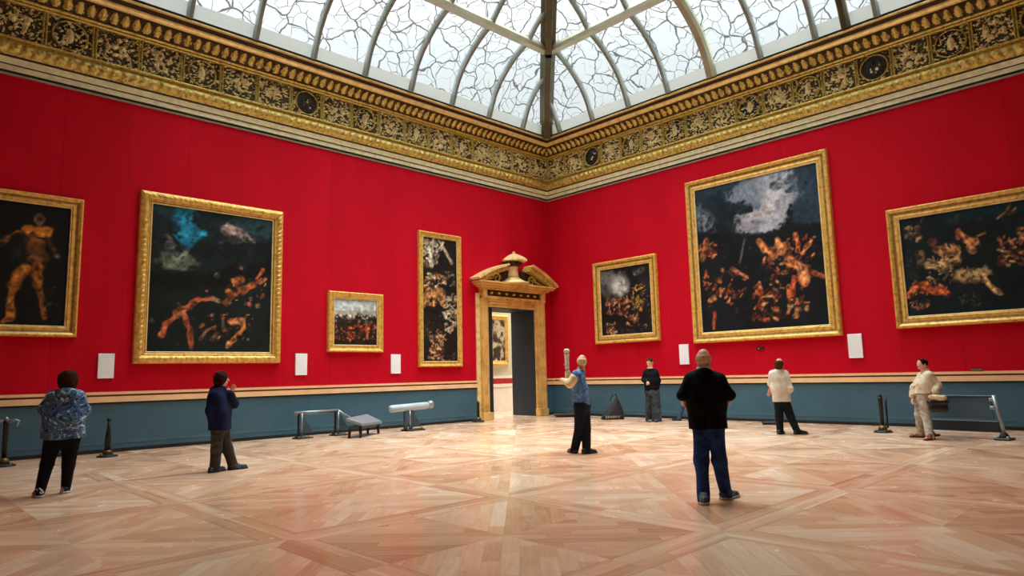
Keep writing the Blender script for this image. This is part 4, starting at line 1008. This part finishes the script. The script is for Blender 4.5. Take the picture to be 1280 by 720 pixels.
def nets(name, D, lo, res):
    S = D < 0
    c = np.zeros(np.array(D.shape)-1, np.int8)
    sl = lambda a: slice(a, a-1 if a == 0 else None)
    for i in (0,1):
        for j in (0,1):
            for k_ in (0,1): c += S[sl(i), sl(j), sl(k_)]
    act = np.argwhere((c > 0) & (c < 8))
    idm = np.full(c.shape, -1, np.int64); idm[tuple(act.T)] = np.arange(len(act))
    acc = np.zeros((len(act), 3)); cnt = np.zeros(len(act))
    cor = [(i, j, k_) for i in (0,1) for j in (0,1) for k_ in (0,1)]
    for a in cor:
        for ax_ in range(3):
            if a[ax_]: continue
            b_ = list(a); b_[ax_] = 1
            da = D[tuple((act+a).T)].astype(float); db = D[tuple((act+b_).T)].astype(float)
            m_ = (da < 0) != (db < 0)
            t_ = np.where(m_, da/(da-db+1e-12), 0)
            pt = np.tile(np.array(a, float), (len(act), 1)); pt[:, ax_] += t_
            acc[m_] += pt[m_]; cnt[m_] += 1
    V = lo+res*(act+acc/cnt[:, None])
    F_ = []
    for ax_ in range(3):
        s0 = [slice(None)]*3; s1 = [slice(None)]*3; s0[ax_] = slice(0, -1); s1[ax_] = slice(1, None)
        A, B = S[tuple(s0)], S[tuple(s1)]
        u, v = (ax_+1) % 3, (ax_+2) % 3
        e = np.argwhere(A != B)
        e = e[(e[:, u] > 0) & (e[:, v] > 0) & (e[:, u] < c.shape[u]) & (e[:, v] < c.shape[v])]
        def q(du, dv):
            x = e.copy(); x[:, u] -= du; x[:, v] -= dv; return idm[tuple(x.T)]
        Q = np.stack([q(1,1), q(0,1), q(0,0), q(1,0)], 1)
        fl = ~A[tuple(e.T)]; Q[fl] = Q[fl][:, ::-1]
        F_.append(Q)
    F_ = np.concatenate(F_)
    me = bpy.data.meshes.new(name); me.from_pydata(V.tolist(), [], F_.tolist()); me.update()
    return me

class Person:
    def __init__(s, name, label, crop, feet, facing, head, build=1.0, res=.010):
        """crop: (x0,y0,scale) in which joints are noted; feet: two contact points; facing: degrees from 'away from the viewer', positive turns to the viewer's right"""
        s.crop = crop; s.b = build; s.res = res
        F_ = [on_floor(*s.px(*q)) for q in feet]
        s.base = (F_[0]+F_[1])/2; s.feet = [q-s.base for q in F_]
        v = s.base-CAM; v[2] = 0; s.aw = unit(v); s.rt = np.array([s.aw[1], -s.aw[0], 0])
        s.root = thing(name, label, 'person', s.base)
        s.J = {}
        s.fdir = s.dir(facing)
    def dir(s, deg, up=0.0): a = math.radians(deg); return unit(s.aw*math.cos(a)+s.rt*math.sin(a)+np.array([0,0,up]))
    def px(s, cx, cy): x0, y0, sc = s.crop; return x0+cx/sc, y0+cy/sc
    def at(s, cx, cy, dy=0.0):
        q = hit_plane(*s.px(cx, cy), s.base+s.aw*dy, s.aw); return q-s.base
    def hand(s, Fb, wr, d, up, spread=1.0, curl=.5, side=1, hs=1.0):
        d = unit(d); n = unit(np.asarray(up)-d*(np.asarray(up)@d)); w = np.cross(d, n)*side   # w points to the thumb side
        pc = wr+d*.045*hs
        Fb.ell(pc, (.05*hs, .04*hs, .017*hs), (d, w, n), .02)
        for i, (o, l) in enumerate(((.029, .072), (.010, .082), (-.010, .076), (-.028, .060))):
            a = wr+d*.08*hs+w*o*hs; d1 = unit(d+w*o*4*spread-n*curl*.6); m_ = a+d1*l*.55*hs; d2 = unit(d1-n*curl*1.2)
            Fb.cone(a, m_, .0095*hs, .009*hs, .006); Fb.cone(m_, m_+d2*l*.5*hs, .009*hs, .0075*hs, .006)
        a = wr+d*.03*hs+w*.034*hs; d1 = unit(d*.7+w*.75-n*.2); m_ = a+d1*.04*hs
        Fb.cone(a, m_, .013*hs, .011*hs, .008); Fb.cone(m_, m_+unit(d1+d*.6)*.03*hs, .0105*hs, .0085*hs, .006)
    def build_body(s, J, skin, facedir, headsz=1.0, tilt=0.0, hands=None, arm_r=1.0, leg_r=1.0):
        b = s.b; Fb = Field(); s.J = J
        hc = J['head']; f = unit(facedir); side = unit(np.cross(f, (0,0,1))); up = unit(np.cross(side, f)); s.hf, s.hu, s.hs_, s.hz = f, up, side, headsz
        H = headsz
        A = (side, f, up)
        Fb.ell(hc+up*.02*H, (.074*H, .094*H, .100*H), A, .02)
        Fb.ell(hc+f*.030*H-up*.062*H, (.055*H, .062*H, .055*H), A, .03)
        Fb.ell(hc+f*.068*H-up*.092*H, (.026*H, .022*H, .020*H), A, .02)                      # chin
        Fb.cone(hc+f*.088*H+up*.012*H, hc+f*.112*H-up*.022*H, .009*H, .016*H, .012)           # nose
        Fb.ell(hc+f*.080*H+up*.030*H, (.050*H, .016*H, .010*H), A, .012)                      # brow
        Fb.ell(hc+f*.086*H-up*.052*H, (.024*H, .012*H, .006*H), A, .006); Fb.ell(hc+f*.085*H-up*.063*H, (.021*H, .012*H, .007*H), A, .006)   # lips
        for q in (-1, 1):
            Fb.ell(hc+side*q*.077*H-f*.005*H-up*.005*H, (.010*H, .022*H, .034*H), A, .010)     # ears
            Fb.dent(hc+f*.098*H+side*q*.030*H+up*.012*H, .016*H)                               # eye sockets
            Fb.ell(hc+f*.080*H+side*q*.030*H+up*.012*H, (.012*H, .010*H, .010*H), A, .004)     # eyes
        nk = J['neck']; Fb.cone(hc-up*.06*H-f*.015, nk, .052*b, .062*b, .03)
        shL, shR = J['shL'], J['shR']; hiL, hiR = J['hiL'], J['hiR']
        shc, hic = (shL+shR)/2, (hiL+hiR)/2; ax_ = unit(shR-shL); sw = np.linalg.norm(shR-shL)/2; hw = np.linalg.norm(hiR-hiL)/2
        Fb.cone(nk, shL, .055*b, .052*b, .05); Fb.cone(nk, shR, .055*b, .052*b, .05)
        mid = shc*.45+hic*.55
        for q in (-1, 1):
            Fb.cone(shc+ax_*q*sw*.5-np.array([0,0,.08]), mid+ax_*q*sw*.35, .095*b, .085*b, .06)
            Fb.cone(mid+ax_*q*sw*.35, hic+ax_*q*hw*.7, .085*b, .082*b, .06)
        for L_ in 'LR':
            sh, el, wr = J['sh'+L_], J['el'+L_], J['wr'+L_]
            Fb.cone(sh, el, .050*b*arm_r, .040*b*arm_r, .03); Fb.cone(el, wr, .041*b*arm_r, .027*b*arm_r, .02)
            hd = (hands or {}).get(L_, {})
            d = hd.get('d', unit(wr-el)); s.hand(Fb, wr, d, hd.get('n', s.fdir if abs(d@s.fdir) < .9 else s.rt), hd.get('spread', 1), hd.get('curl', .5), hd.get('side', 1), 1.0)
            hi, kn, an = J['hi'+L_], J['kn'+L_], J['an'+L_]
            Fb.cone(hi, kn, .074*b*leg_r, .046*b*leg_r, .03); kc = kn*.62+an*.38-s.fdir*.008; Fb.cone(kn, kc, .046*b*leg_r, .046*b*leg_r, .02); Fb.cone(kc, an, .046*b*leg_r, .034*b, .02)
            td = J['toe'+L_]; Fb.cone(an-td*.03-np.array([0,0,.03]), an+td*.11-np.array([0,0,.045]), .036, .028, .03)
        return Fb.mesh('body', skin, s.root, min(s.res, .0085))
    def top(s, name, m, hem_z, hem_hw, rt=.125, rb=.135, arm=(.07,.06), cuff=(1.0,1.0), chest=.55, collar=.0, wr=.004, seed=1, hood=False, neck_r=.07, up_w=None, res=None):
        J = s.J; b = s.b; F_ = Field()
        shL, shR = J['shL'], J['shR']; shc = (shL+shR)/2; ax_ = unit(shR-shL); ax_[2] = 0; ax_ = unit(ax_); sw = np.linalg.norm(shR-shL)/2
        hic = (J['hiL']+J['hiR'])/2
        dirn = unit(hic-shc)
        hem = shc+dirn*((shc[2]-hem_z)/max(.2, -dirn[2]))
        nk = J['neck']
        for L_ in 'LR': F_.cone(nk-np.array([0,0,.035]), J['sh'+L_]+np.array([0,0,-.005]), neck_r, arm[0]*1.02, .05)
        for q in (-1, 1):
            mid = shc*.5+hem*.5
            F_.cone(shc+ax_*q*max(.02, sw*chest)-np.array([0,0,.10]), mid+ax_*q*max(.02, (sw*chest*.5+(hem_hw-rb)*.5)), rt, (rt+rb)/2, .06)
            F_.cone(mid+ax_*q*max(.02, (sw*chest*.5+(hem_hw-rb)*.5)), hem+ax_*q*max(.01, hem_hw-rb)-np.array([0,0,.1]), (rt+rb)/2, rb, .06)
        F_.cut(hem, (0,0,-1))
        if hood: F_.ell(nk-s.fdir*.09-np.array([0,0,.05]), (.13, .08, .10), (s.hs_, s.fdir, (0,0,1)), .05)
        F_.cut(nk+np.array([0,0,.02+collar]), (0,0,1))
        for i, L_ in enumerate('LR'):
            sh, el, w_ = J['sh'+L_], J['el'+L_], J['wr'+L_]
            F_.cone(sh, el, arm[0], arm[1], .035)
            c_ = cuff[i]
            if c_ > 0: F_.cone(el, el+(w_-el)*c_, arm[1], arm[1]*.82, .03)
        return F_.mesh(name, m, s.root, res or s.res, wr, 18, seed)
    def trousers(s, m, r=(.105,.078,.068), waist_z=None, wr=.004, seed=2, name='trousers', low=.02, rs=(1,1)):
        J = s.J; F_ = Field(); hic = (J['hiL']+J['hiR'])/2
        F_.cone(J['hiL']+np.array([0,0,.05]), J['hiR']+np.array([0,0,.05]), r[0]*1.05, None, .04)
        F_.cone(hic, hic+np.array([0,0,.14]), r[0]*1.15, r[0]*1.05, .05)
        for L_, q in zip('LR', rs):
            hi, kn, an = J['hi'+L_], J['kn'+L_], J['an'+L_]
            F_.cone(hi, kn, r[0]*q, r[1]*q, .035); F_.cone(kn, an-np.array([0,0,.06]), r[1]*q, r[2]*q, .03)
        F_.cut((0,0,low), (0,0,-1))
        if waist_z: F_.cut((0,0,waist_z), (0,0,1))
        return F_.mesh(name, m, s.root, s.res, wr, 22, seed)
    def shoes(s, m, msole, sz=1.0):
        J = s.J
        for L_ in 'LR':
            an = J['an'+L_]; td = J['toe'+L_]; g = np.array([an[0], an[1], 0])
            F_ = Field(); F_.cone(g-td*.05+np.array([0,0,.055]), g+td*.06+np.array([0,0,.05]), .050*sz, .048*sz, .03); F_.cone(g+td*.05+np.array([0,0,.045]), g+td*.17*sz+np.array([0,0,.036]), .048*sz, .036*sz, .03)
            F_.cone(g+np.array([0,0,.05]), an+np.array([0,0,.02]), .05*sz, .046*sz, .03); F_.cut((0,0,.012), (0,0,-1)); F_.cut((0,0,.13), (0,0,1))
            o = F_.mesh('shoe', m, s.root, .008)
            F_ = Field(); F_.cone(g-td*.05+np.array([0,0,.03]), g+td*.06+np.array([0,0,.03]), .056*sz, .055*sz, .02); F_.cone(g+td*.06+np.array([0,0,.03]), g+td*.18*sz+np.array([0,0,.03]), .054*sz, .042*sz, .02)
            F_.cut((0,0,0.001), (0,0,-1)); F_.cut((0,0,.03), (0,0,1)); F_.mesh('sole', msole, o, .008)
    def hair(s, m, style, wr=.006, seed=4):
        hc, f, up, sd, H = s.J['head'], s.hf, s.hu, s.hs_, s.hz; F_ = Field(); A = (sd, f, up)
        if style == 'bushy':
            F_.ell(hc+up*.015*H-f*.022*H, (.125*H, .118*H, .122*H), A, .03); F_.ell(hc-f*.05*H-up*.07*H, (.10*H, .07*H, .085*H), A, .05)
            for q in (-1, 1): F_.ell(hc+sd*q*.06*H-f*.02*H-up*.05*H, (.05*H, .07*H, .085*H), A, .04)
            F_.cut(hc+f*.062*H, unit(f-up*.62))
        elif style == 'short':
            F_.ell(hc+up*.024*H-f*.006*H, (.082*H, .100*H, .104*H), A, .02); F_.cut(hc+f*.02*H+up*.012*H, unit(f*.75-up)); F_.cut(hc+f*.088*H, f)
        elif style == 'fringe':    # ring of hair, bald crown
            F_.ell(hc+up*.006*H-f*.012*H, (.088*H, .098*H, .082*H), A, .02); F_.cut(hc+up*.055*H, unit(up+f*.35)); F_.cut(hc+f*.02*H, unit(f-up*.35)); F_.cut(hc-up*.075*H, -up)
        elif style == 'long_bald':
            F_.ell(hc+up*.005*H-f*.018*H, (.100*H, .098*H, .088*H), A, .02); F_.ell(hc-f*.05*H-up*.075*H, (.085*H, .055*H, .07*H), A, .04); F_.cut(hc+up*.065*H, unit(up+f*.25)); F_.cut(hc+f*.03*H, unit(f-up*.25))
        elif style == 'bun':
            F_.ell(hc+up*.022*H-f*.016*H, (.083*H, .098*H, .104*H), A, .02); F_.ell(hc-f*.105*H+up*.01*H, (.045*H, .04*H, .045*H), A, .02); F_.cut(hc+f*.035*H+up*.01*H, unit(f-up*.45))
        elif style == 'beard':
            F_.ell(hc+f*.034*H-up*.074*H, (.062*H, .066*H, .054*H), A, .02); F_.cut(hc-up*.045*H, unit(up+f*.1)); F_.dent(hc+f*.10*H-up*.058*H, .014*H)
        return F_.mesh('hair' if style != 'beard' else 'beard', m, s.root, .0075, wr, 60, seed)

def joints(s, sp, toes):
    """sp: name -> (cx, cy, depth); ankles come from the floor contacts"""
    J = {k_: s.at(*v) for k_, v in sp.items()}
    for L_, fp, td in zip('LR', s.feet, toes):
        t_ = s.dir(td); J['toe'+L_] = t_
        J['an'+L_] = fp+np.array([0,0,.085])
    return J
hair_dk = mat('dark_brown_hair', (58,38,24), .9, spec=.1, var=.3, vscale=30, bmp=.5, bscale=80)
hair_br = mat('brown_hair', (74,46,26), .85, spec=.1, var=.3, vscale=30, bmp=.5, bscale=80)
hair_lt = mat('sandy_grey_hair', (220,182,134), .65, var=.25, vscale=30, bmp=.5, bscale=80)
hair_bk = mat('black_hair', (16,16,18), .8, spec=.1, var=.3, vscale=30, bmp=.4, bscale=80)
cl = lambda n, c, **k_: mat(n, c, k_.pop('rough', .85), var=k_.pop('var', .12), vscale=k_.pop('vscale', 9), bmp=.25, bscale=110, spec=.15, **k_)
blk_tr = cl('black_trouser_cloth', (17,17,20)); sole_w = mat('white_sole', (206,206,200), .6); sole_k = mat('dark_sole', (26,26,26), .6)

# 1 woman in the blue and white patterned jacket, seen from behind
s = Person('person', 'person with bushy brown hair in a blue and white patterned jacket and black trousers', (20,450,4), [(112,686), (246,664)], 8, None, 1.12)
J = joints(s, dict(head=(262,97,.02), neck=(258,152,0), shL=(188,184,0), shR=(308,186,0), elL=(142,248,.0), elR=(342,250,.0), wrL=(176,288,.27), wrR=(312,288,.27),
    hiL=(188,392,0), hiR=(278,392,0), knL=(156,520,.02), knR=(262,525,.04)), (-14, 14))
s.build_body(J, MT['skin'], s.dir(10), 1.0)
pat = three_tone('blue_white_patterned_cloth', [(.34,(20,32,48)), (.42,(36,66,100)), (.50,(84,126,164)), (.55,(30,52,80)), (.61,(160,186,206)), (.68,(214,222,230))], 8, dist=2.2)
s.top('jacket', pat, s.at(230,394)[2], .285, rt=.145, rb=.175, arm=(.092,.080), cuff=(.72,.72), chest=.45, collar=.03, hood=True, neck_r=.09, wr=.007)
s.trousers(blk_tr, (.116,.082,.060), s.at(230,375)[2])
s.shoes(three_tone('black_white_sneaker', [(.42,(24,24,26)), (.52,(34,34,36)), (.56,(200,204,206)), (.7,(226,228,230))], 14, .6), sole_w)
s.hair(hair_dk, 'bushy')
for L_ in 'LR':
    F_ = Field(); e_, w_ = J['el'+L_], J['wr'+L_]; F_.cone(e_+(w_-e_)*.62, e_+(w_-e_)*.86, .058, .056, .01); F_.mesh('white_cuff', mat('white_knit_cuff', (222,226,228), .8), s.root, .01)

# 2 visitor in the navy jacket raising a hand to the face
s = Person('person', 'person in a navy hooded jacket and grey trousers raising one hand to the face', (240,455,4.96), [(135,672), (258,655)], 62, None, 1.04)
J = joints(s, dict(head=(186,92,0), neck=(176,150,0), shL=(190,186,.15), shR=(142,192,-.13), elL=(262,246,.10), wrL=(236,182,-.02), elR=(112,290,-.16), wrR=(132,372,-.10),
    hiL=(190,405,.07), hiR=(158,408,-.07), knL=(222,530,.07), knR=(152,535,-.05)), (74, 35))
J['anL'], J['anR'] = J['anR'].copy(), J['anL'].copy(); J['toeL'], J['toeR'] = s.dir(78), s.dir(50)
s.build_body(J, MT['skin'], s.dir(72, -.05), 1.0, hands={'L': dict(d=unit(s.rt*.45+np.array([0,0,.9])), n=s.aw, curl=.25)})
navy = cl('navy_padded_cloth', (22,32,66), var=.25)
s.top('jacket', navy, s.at(170,408)[2], .20, rt=.155, rb=.165, arm=(.090,.078), cuff=(.95,1.0), chest=.5, collar=.05, hood=True, neck_r=.09, wr=.007, seed=3)
s.trousers(three_tone('grey_trouser_cloth', [(.4,(46,44,42)), (.6,(66,62,56)), (.75,(104,102,98))], 8), (.105,.086,.080), s.at(170,390)[2], wr=.008)
s.shoes(three_tone('grey_blue_boots', [(.4,(40,50,54)), (.6,(80,100,108)), (.72,(140,152,156))], 14, .6), sole_k, 1.08)
s.hair(mat('dark_auburn_hair', (52,26,20), .9, spec=.1, var=.3, vscale=30, bmp=.5, bscale=80), 'bushy', seed=9)

# 3 bald bearded visitor in the denim vest, holding a rolled leaflet up
s = Person('person', 'bald person in a denim vest with cream sleeves, holding up a white roll', (690,435,5.14), [(142,676), (222,680)], -38, None, 1.04)
J = joints(s, dict(head=(194,88,0), neck=(186,142,0), shL=(160,172,-.14), shR=(176,170,.17), elL=(116,228,-.16), wrL=(62,206,.02), elR=(112,208,.18), wrR=(98,150,.05),
    hiL=(180,385,-.07), hiR=(208,382,.09), knL=(176,515,-.02), knR=(220,520,.04)), (-30, 62))
s.build_body(J, MT['skin_dk'], s.dir(20), 1.08, hands={'R': dict(d=(0,0,1), n=s.rt, curl=1.3), 'L': dict(d=unit(-s.rt+np.array([0,0,.25])), n=(0,0,1), curl=.6)})
den = three_tone('blue_denim', [(.35,(52,86,140)), (.55,(84,124,180)), (.7,(134,164,206))], 9)
F0 = s.top('vest', den, s.at(185,366)[2], .155, rt=.130, rb=.145, arm=(.085,.075), cuff=(0,0), chest=.5, collar=.03, wr=.006, seed=5)
cream_cl = cl('cream_sleeve_cloth', (226,198,156))
F_ = Field()
for L_ in 'LR':
    sh, e_, w_ = J['sh'+L_], J['el'+L_], J['wr'+L_]; F_.cone(sh*.6+e_*.4, e_, .092, .078, .02); F_.cone(e_, e_+(w_-e_)*.9, .078, .05, .03)
F_.mesh('sleeves', cream_cl, s.root, .01, .006, 30, 6)
s.trousers(cl('navy_black_trousers', (20,26,38)), (.115,.088,.078), s.at(185,350)[2], seed=7)
s.shoes(mat('black_leather', (22,22,22), .4), sole_k, 1.05)
s.hair(hair_lt, 'fringe', seed=8); s.hair(hair_br, 'beard', seed=9)
wt = s.base+J['wrR']
t = thing('paper_roll', 'white paper roll held upright by the bald person in the denim vest', 'paper', wt)
b = MB(); b.lathe([(.036, -.02), (.040, 0), (.040, .20), (.046, .25), (.043, .29)], (0,0,.06), 16); o_ = bld(b, 'tube', mat('white_paper', (240,236,226), .7), t, True)
b = MB(); b.lathe([(.048, .30), (.055, .315), (.055, .35), (.03, .37)], (0,0,.06), 16); bld(b, 'cap', mat('off_white_cap', (216,206,196), .6), t, True)

# 4 visitor in the dark top and wide grey trousers near the far wall
s = Person('person', 'person in a black top and wide grey trousers standing near the right wall', (790,440,7.586), [(158,660), (238,662)], 200, None, 1.1)
J = joints(s, dict(head=(170,98,0), neck=(172,158,0), shR=(136,190,0), shL=(222,190,0), elR=(112,262,.04), wrR=(138,284,-.16), elL=(250,272,.02), wrL=(240,350,-.05),
    hiR=(160,392,0), hiL=(216,392,0), knR=(154,520,0), knL=(228,520,-.02)), (190, 165))
J['anL'], J['anR'] = J['anR'].copy(), J['anL'].copy()
s.build_body(J, MT['skin'], s.dir(215, -.35), 1.2)
s.top('jumper', cl('black_knit', (14,15,17)), s.at(180,372)[2], .21, rt=.14, rb=.15, arm=(.085,.075), cuff=(.85,.95), chest=.55, collar=.02, neck_r=.08, seed=11)
s.trousers(three_tone('grey_wide_trousers', [(.4,(36,44,50)), (.6,(66,76,80))], 5), (.135,.125,.135), s.at(180,360)[2], wr=.008, rs=(1.1,.72))
s.shoes(three_tone('dark_white_shoes', [(.45,(30,30,30)), (.56,(60,58,56)), (.6,(190,184,172))], 14, .6), sole_k, 1.05)
s.hair(hair_br, 'short', seed=12)

# 5 man in black with blue jeans (nearest)
s = Person('person', 'person in a black long-sleeved top and blue jeans, standing nearest, back turned', (830,430,3.43), [(172,686), (268,664)], 4, None, 1.05, .009)
J = joints(s, dict(head=(170,66,.02), neck=(172,112,0), shL=(118,152,0), shR=(232,152,0), elL=(76,220,-.03), elR=(282,220,-.03), wrL=(84,254,.06), wrR=(276,250,.06),
    hiL=(158,362,0), hiR=(222,362,0), knL=(160,500,.02), knR=(238,500,.04)), (-6, 40))
s.build_body(J, MT['skin'], s.dir(8), 1.02, hands={'L': dict(d=unit(s.rt*.45+s.aw*.3-np.array([0,0,.7])), n=-s.rt, curl=.9), 'R': dict(d=unit(-s.rt*.45+s.aw*.3-np.array([0,0,.7])), n=s.rt, curl=.9)})
s.top('sweatshirt', cl('black_jersey', (9,10,11), var=.3), s.at(190,362)[2], .215, rt=.14, rb=.135, arm=(.082,.060), cuff=(.12,.12), chest=.56, collar=.015, neck_r=.078, wr=.006, seed=14)
s.trousers(three_tone('blue_jeans', [(.3,(14,32,68)), (.55,(28,58,112)), (.75,(56,92,150))], 5), (.100,.080,.070), s.at(190,345)[2], wr=.007, seed=15)
s.shoes(three_tone('grey_blue_trainers', [(.4,(52,66,76)), (.58,(104,124,134)), (.68,(190,198,200))], 16, .6), sole_w, 1.05)
s.hair(hair_lt, 'fringe', seed=16)
F_ = Field(); F_.cone(J['neck']+np.array([0,0,.005]), J['neck']+np.array([0,0,.055]), .074, .070, .01); F_.mesh('collar', cl('grey_collar_cloth', (168,160,146)), s.root, .008)
t = thing('phone', 'small dark phone held in the right hand of the person in black', 'phone', s.base+J['wrR'], rotz=.4)
dd = unit(-s.rt*.45+s.aw*.3-np.array([0,0,.7])); b = MB(); c0 = dd*.10
b.box(tuple(c0+np.array([-.04, -.045, .012])), tuple(c0+np.array([.04, .075, .022])), 0, .003); bld(b, 'body', MT['iron'], t)
b = MB(); b.box(tuple(c0+np.array([-.035, -.04, .0215])), tuple(c0+np.array([.035, .07, .0235]))); bld(b, 'screen', mat('dark_glass_screen', (30,34,40), .15), t)

# 6 visitor mostly hidden behind the man in black
s = Person('person', 'person in slate blue trousers almost hidden behind the person in black', (0,0,1), [(848,526), (866,525)], -50, None, 1.0, .012)
J = joints(s, dict(head=(879.5,451,0), neck=(877,459,0), shL=(872,464,-.1), shR=(881,464,.1), elL=(868,475,-.1), elR=(883,475,.1), wrL=(867,486,-.1), wrR=(878,486,.1),
    hiL=(867,492,-.08), hiR=(873,492,.08), knL=(853,508,-.06), knR=(870,508,.06)), (-60, -50))
s.build_body(J, MT['skin'], s.dir(-50), .9)
s.top('jacket', cl('dark_blue_cloth', (28,36,52)), s.at(870,490)[2], .15, rt=.12, rb=.125, arm=(.07,.06), cuff=(1,1), chest=.5, seed=21, neck_r=.07)
s.trousers(cl('slate_blue_trousers', (58,78,98)), (.105,.082,.072), s.at(870,488)[2], seed=22)
s.shoes(mat('black_shoe', (20,20,20), .5), sole_k)
s.hair(hair_dk, 'short', seed=23)

# 7 visitor in the white shirt
s = Person('person', 'person with long brown hair in an untucked white shirt and dark trousers', (945,440,6.54), [(198,672), (345,674)], 22, None, 1.04)
J = joints(s, dict(head=(192,96,.0), neck=(190,146,0), shL=(142,180,-.02), shR=(232,178,.06), elL=(122,258,.06), wrL=(112,308,.12), elR=(274,302,.0), wrR=(250,350,.12),
    hiL=(186,402,-.02), hiR=(236,400,.03), knL=(190,525,0), knR=(284,530,.03)), (20, 66))
s.build_body(J, MT['skin_dk'], s.dir(35), 1.02)
s.top('shirt', cl('white_linen', (214,206,190), var=.06), s.at(190,405)[2], .20, rt=.14, rb=.15, arm=(.088,.085), cuff=(.0,.18), chest=.58, collar=.02, neck_r=.08, wr=.007, seed=25)
s.trousers(cl('charcoal_trousers', (24,26,28)), (.112,.088,.074), s.at(190,388)[2], seed=26)
s.shoes(mat('black_brown_leather', (28,20,18), .4), sole_k, 1.08)
s.hair(hair_br, 'long_bald', seed=27)

# 8 person in cream carrying a black bag
s = Person('person', 'person in cream shirt and trousers with bowed head, carrying a black handbag', (1125,440,6), [(158,640), (232,660)], -118, None, 1.08)
J = joints(s, dict(head=(168,96,-.02), neck=(192,146,0), shL=(222,182,-.12), shR=(168,182,.12), elL=(284,252,-.10), wrL=(266,306,-.24), elR=(108,268,.06), wrR=(96,338,-.02),
    hiL=(186,340,-.07), hiR=(160,338,.07), knL=(192,470,-.05), knR=(146,470,.05)), (-150, -110))
J['anL'], J['anR'] = J['anR'].copy(), J['anL'].copy(); J['toeL'], J['toeR'] = s.dir(-150), s.dir(-105)
s.build_body(J, MT['skin'], s.dir(-122, -.55), .98, hands={'L': dict(d=(0,0,-1), n=-s.aw, curl=1.2)})
crm = three_tone('cream_shirt_cloth', [(.36,(150,126,92)), (.5,(206,192,164)), (.7,(226,216,194))], 5)
s.top('shirt', crm, s.at(180,308)[2], .23, rt=.155, rb=.17, arm=(.098,.085), cuff=(.8,.8), chest=.5, collar=.02, neck_r=.08, wr=.012, seed=31)
s.trousers(three_tone('cream_trouser_cloth', [(.4,(150,142,126)), (.6,(196,190,174))], 6), (.115,.09,.072), s.at(180,300)[2], wr=.008, seed=32)
s.shoes(three_tone('tan_red_shoes', [(.42,(120,60,44)), (.55,(176,110,84)), (.65,(214,200,186))], 12, .6), sole_k, 1.0)
s.hair(hair_bk, 'bun', seed=33)
wl_ = s.base+s.at(266,306,-.24)
bc = s.base+s.at(284,412,-.30); bc[2] -= .10
t = thing('handbag', 'black handbag with fluffy cream contents, carried by the person in cream', 'bag', bc, rotz=math.atan2(s.rt[1], s.rt[0]))
F_ = Field(); F_.cone((-.09, 0, .07), (.10, 0, .07), .08, .08, .04); F_.cone((-.105, 0, .19), (.12, 0, .20), .08, .075, .05); F_.cut((0,0,.0), (0,0,-1)); F_.cut((0,0,.235), (0,0,1))
F_.mesh('body', mat('black_leather_bag', (9,9,10), .45, var=.2), t, .012)
F_ = Field(); rg = np.random.default_rng(3)
for i in range(16): F_.ell((rg.uniform(-.11, .12), rg.uniform(-.04, .04), rg.uniform(.22, .32)), (.05, .045, .045), None, .02)
F_.mesh('fluffy_contents', cl('fluffy_cream', (226,204,164), var=.2, vscale=20), t, .012, .008, 50)
b = MB(); hz = wl_[2]-bc[2]-.09
b.tube([(-.10, 0, .18), (-.10, 0, .30), (-.06, 0, hz-.03), (-.02, 0, hz+.0), (.02, 0, hz-.0), (.09, 0, .34), (.12, 0, .18)], .014, 8); bld(b, 'handle', MT['iron'], t, True)

# ================================================================== LIGHT
W_ = bpy.data.worlds.new('overcast_sky'); SC.world = W_; W_.use_nodes = True
nt = W_.node_tree; bg = nt.nodes['Background']
tc = nt.nodes.new('ShaderNodeTexCoord'); sp = nt.nodes.new('ShaderNodeSeparateXYZ'); nt.links.new(tc.outputs['Generated'], sp.inputs[0])
zc_ = mathn(nt, 'MAXIMUM', sp.outputs[2], 0.0)
stg = mathn(nt, 'ADD', SKY_LOW, mathn(nt, 'MULTIPLY', mathn(nt, 'POWER', zc_, SKY_POW), SKY_TOP-SKY_LOW))
W_.cycles.sampling_method = 'MANUAL'; W_.cycles.sample_map_resolution = 512
for nm_, x_, y_, sx_, sy_, z_ in (('skylight_opening', -7.6, -7.1, 13.4, 12.4, 10.28)  ,):   # tells the sampler where daylight can enter; gives no light itself
    pd = bpy.data.lights.new(nm_, 'AREA'); pd.shape = 'RECTANGLE'; pd.size = sx_; pd.size_y = sy_; pd.cycles.is_portal = True
    po = bpy.data.objects.new(nm_, pd); COL.objects.link(po); po.location = (x_, y_, z_)
nt.links.new(stg, bg.inputs['Strength']); bg.inputs['Color'].default_value = (.93, .985, 1.0, 1)
SC.view_settings.view_transform = 'Standard'; SC.view_settings.look = 'None'; SC.view_settings.gamma = 1.0
SC.view_settings.use_curve_mapping = False; SC.view_settings.exposure = EXPO
SC.cycles.max_bounces = 8; SC.cycles.diffuse_bounces = 4; SC.cycles.transparent_max_bounces = 12
SC.cycles.sample_clamp_indirect = 6; SC.cycles.use_denoising = True
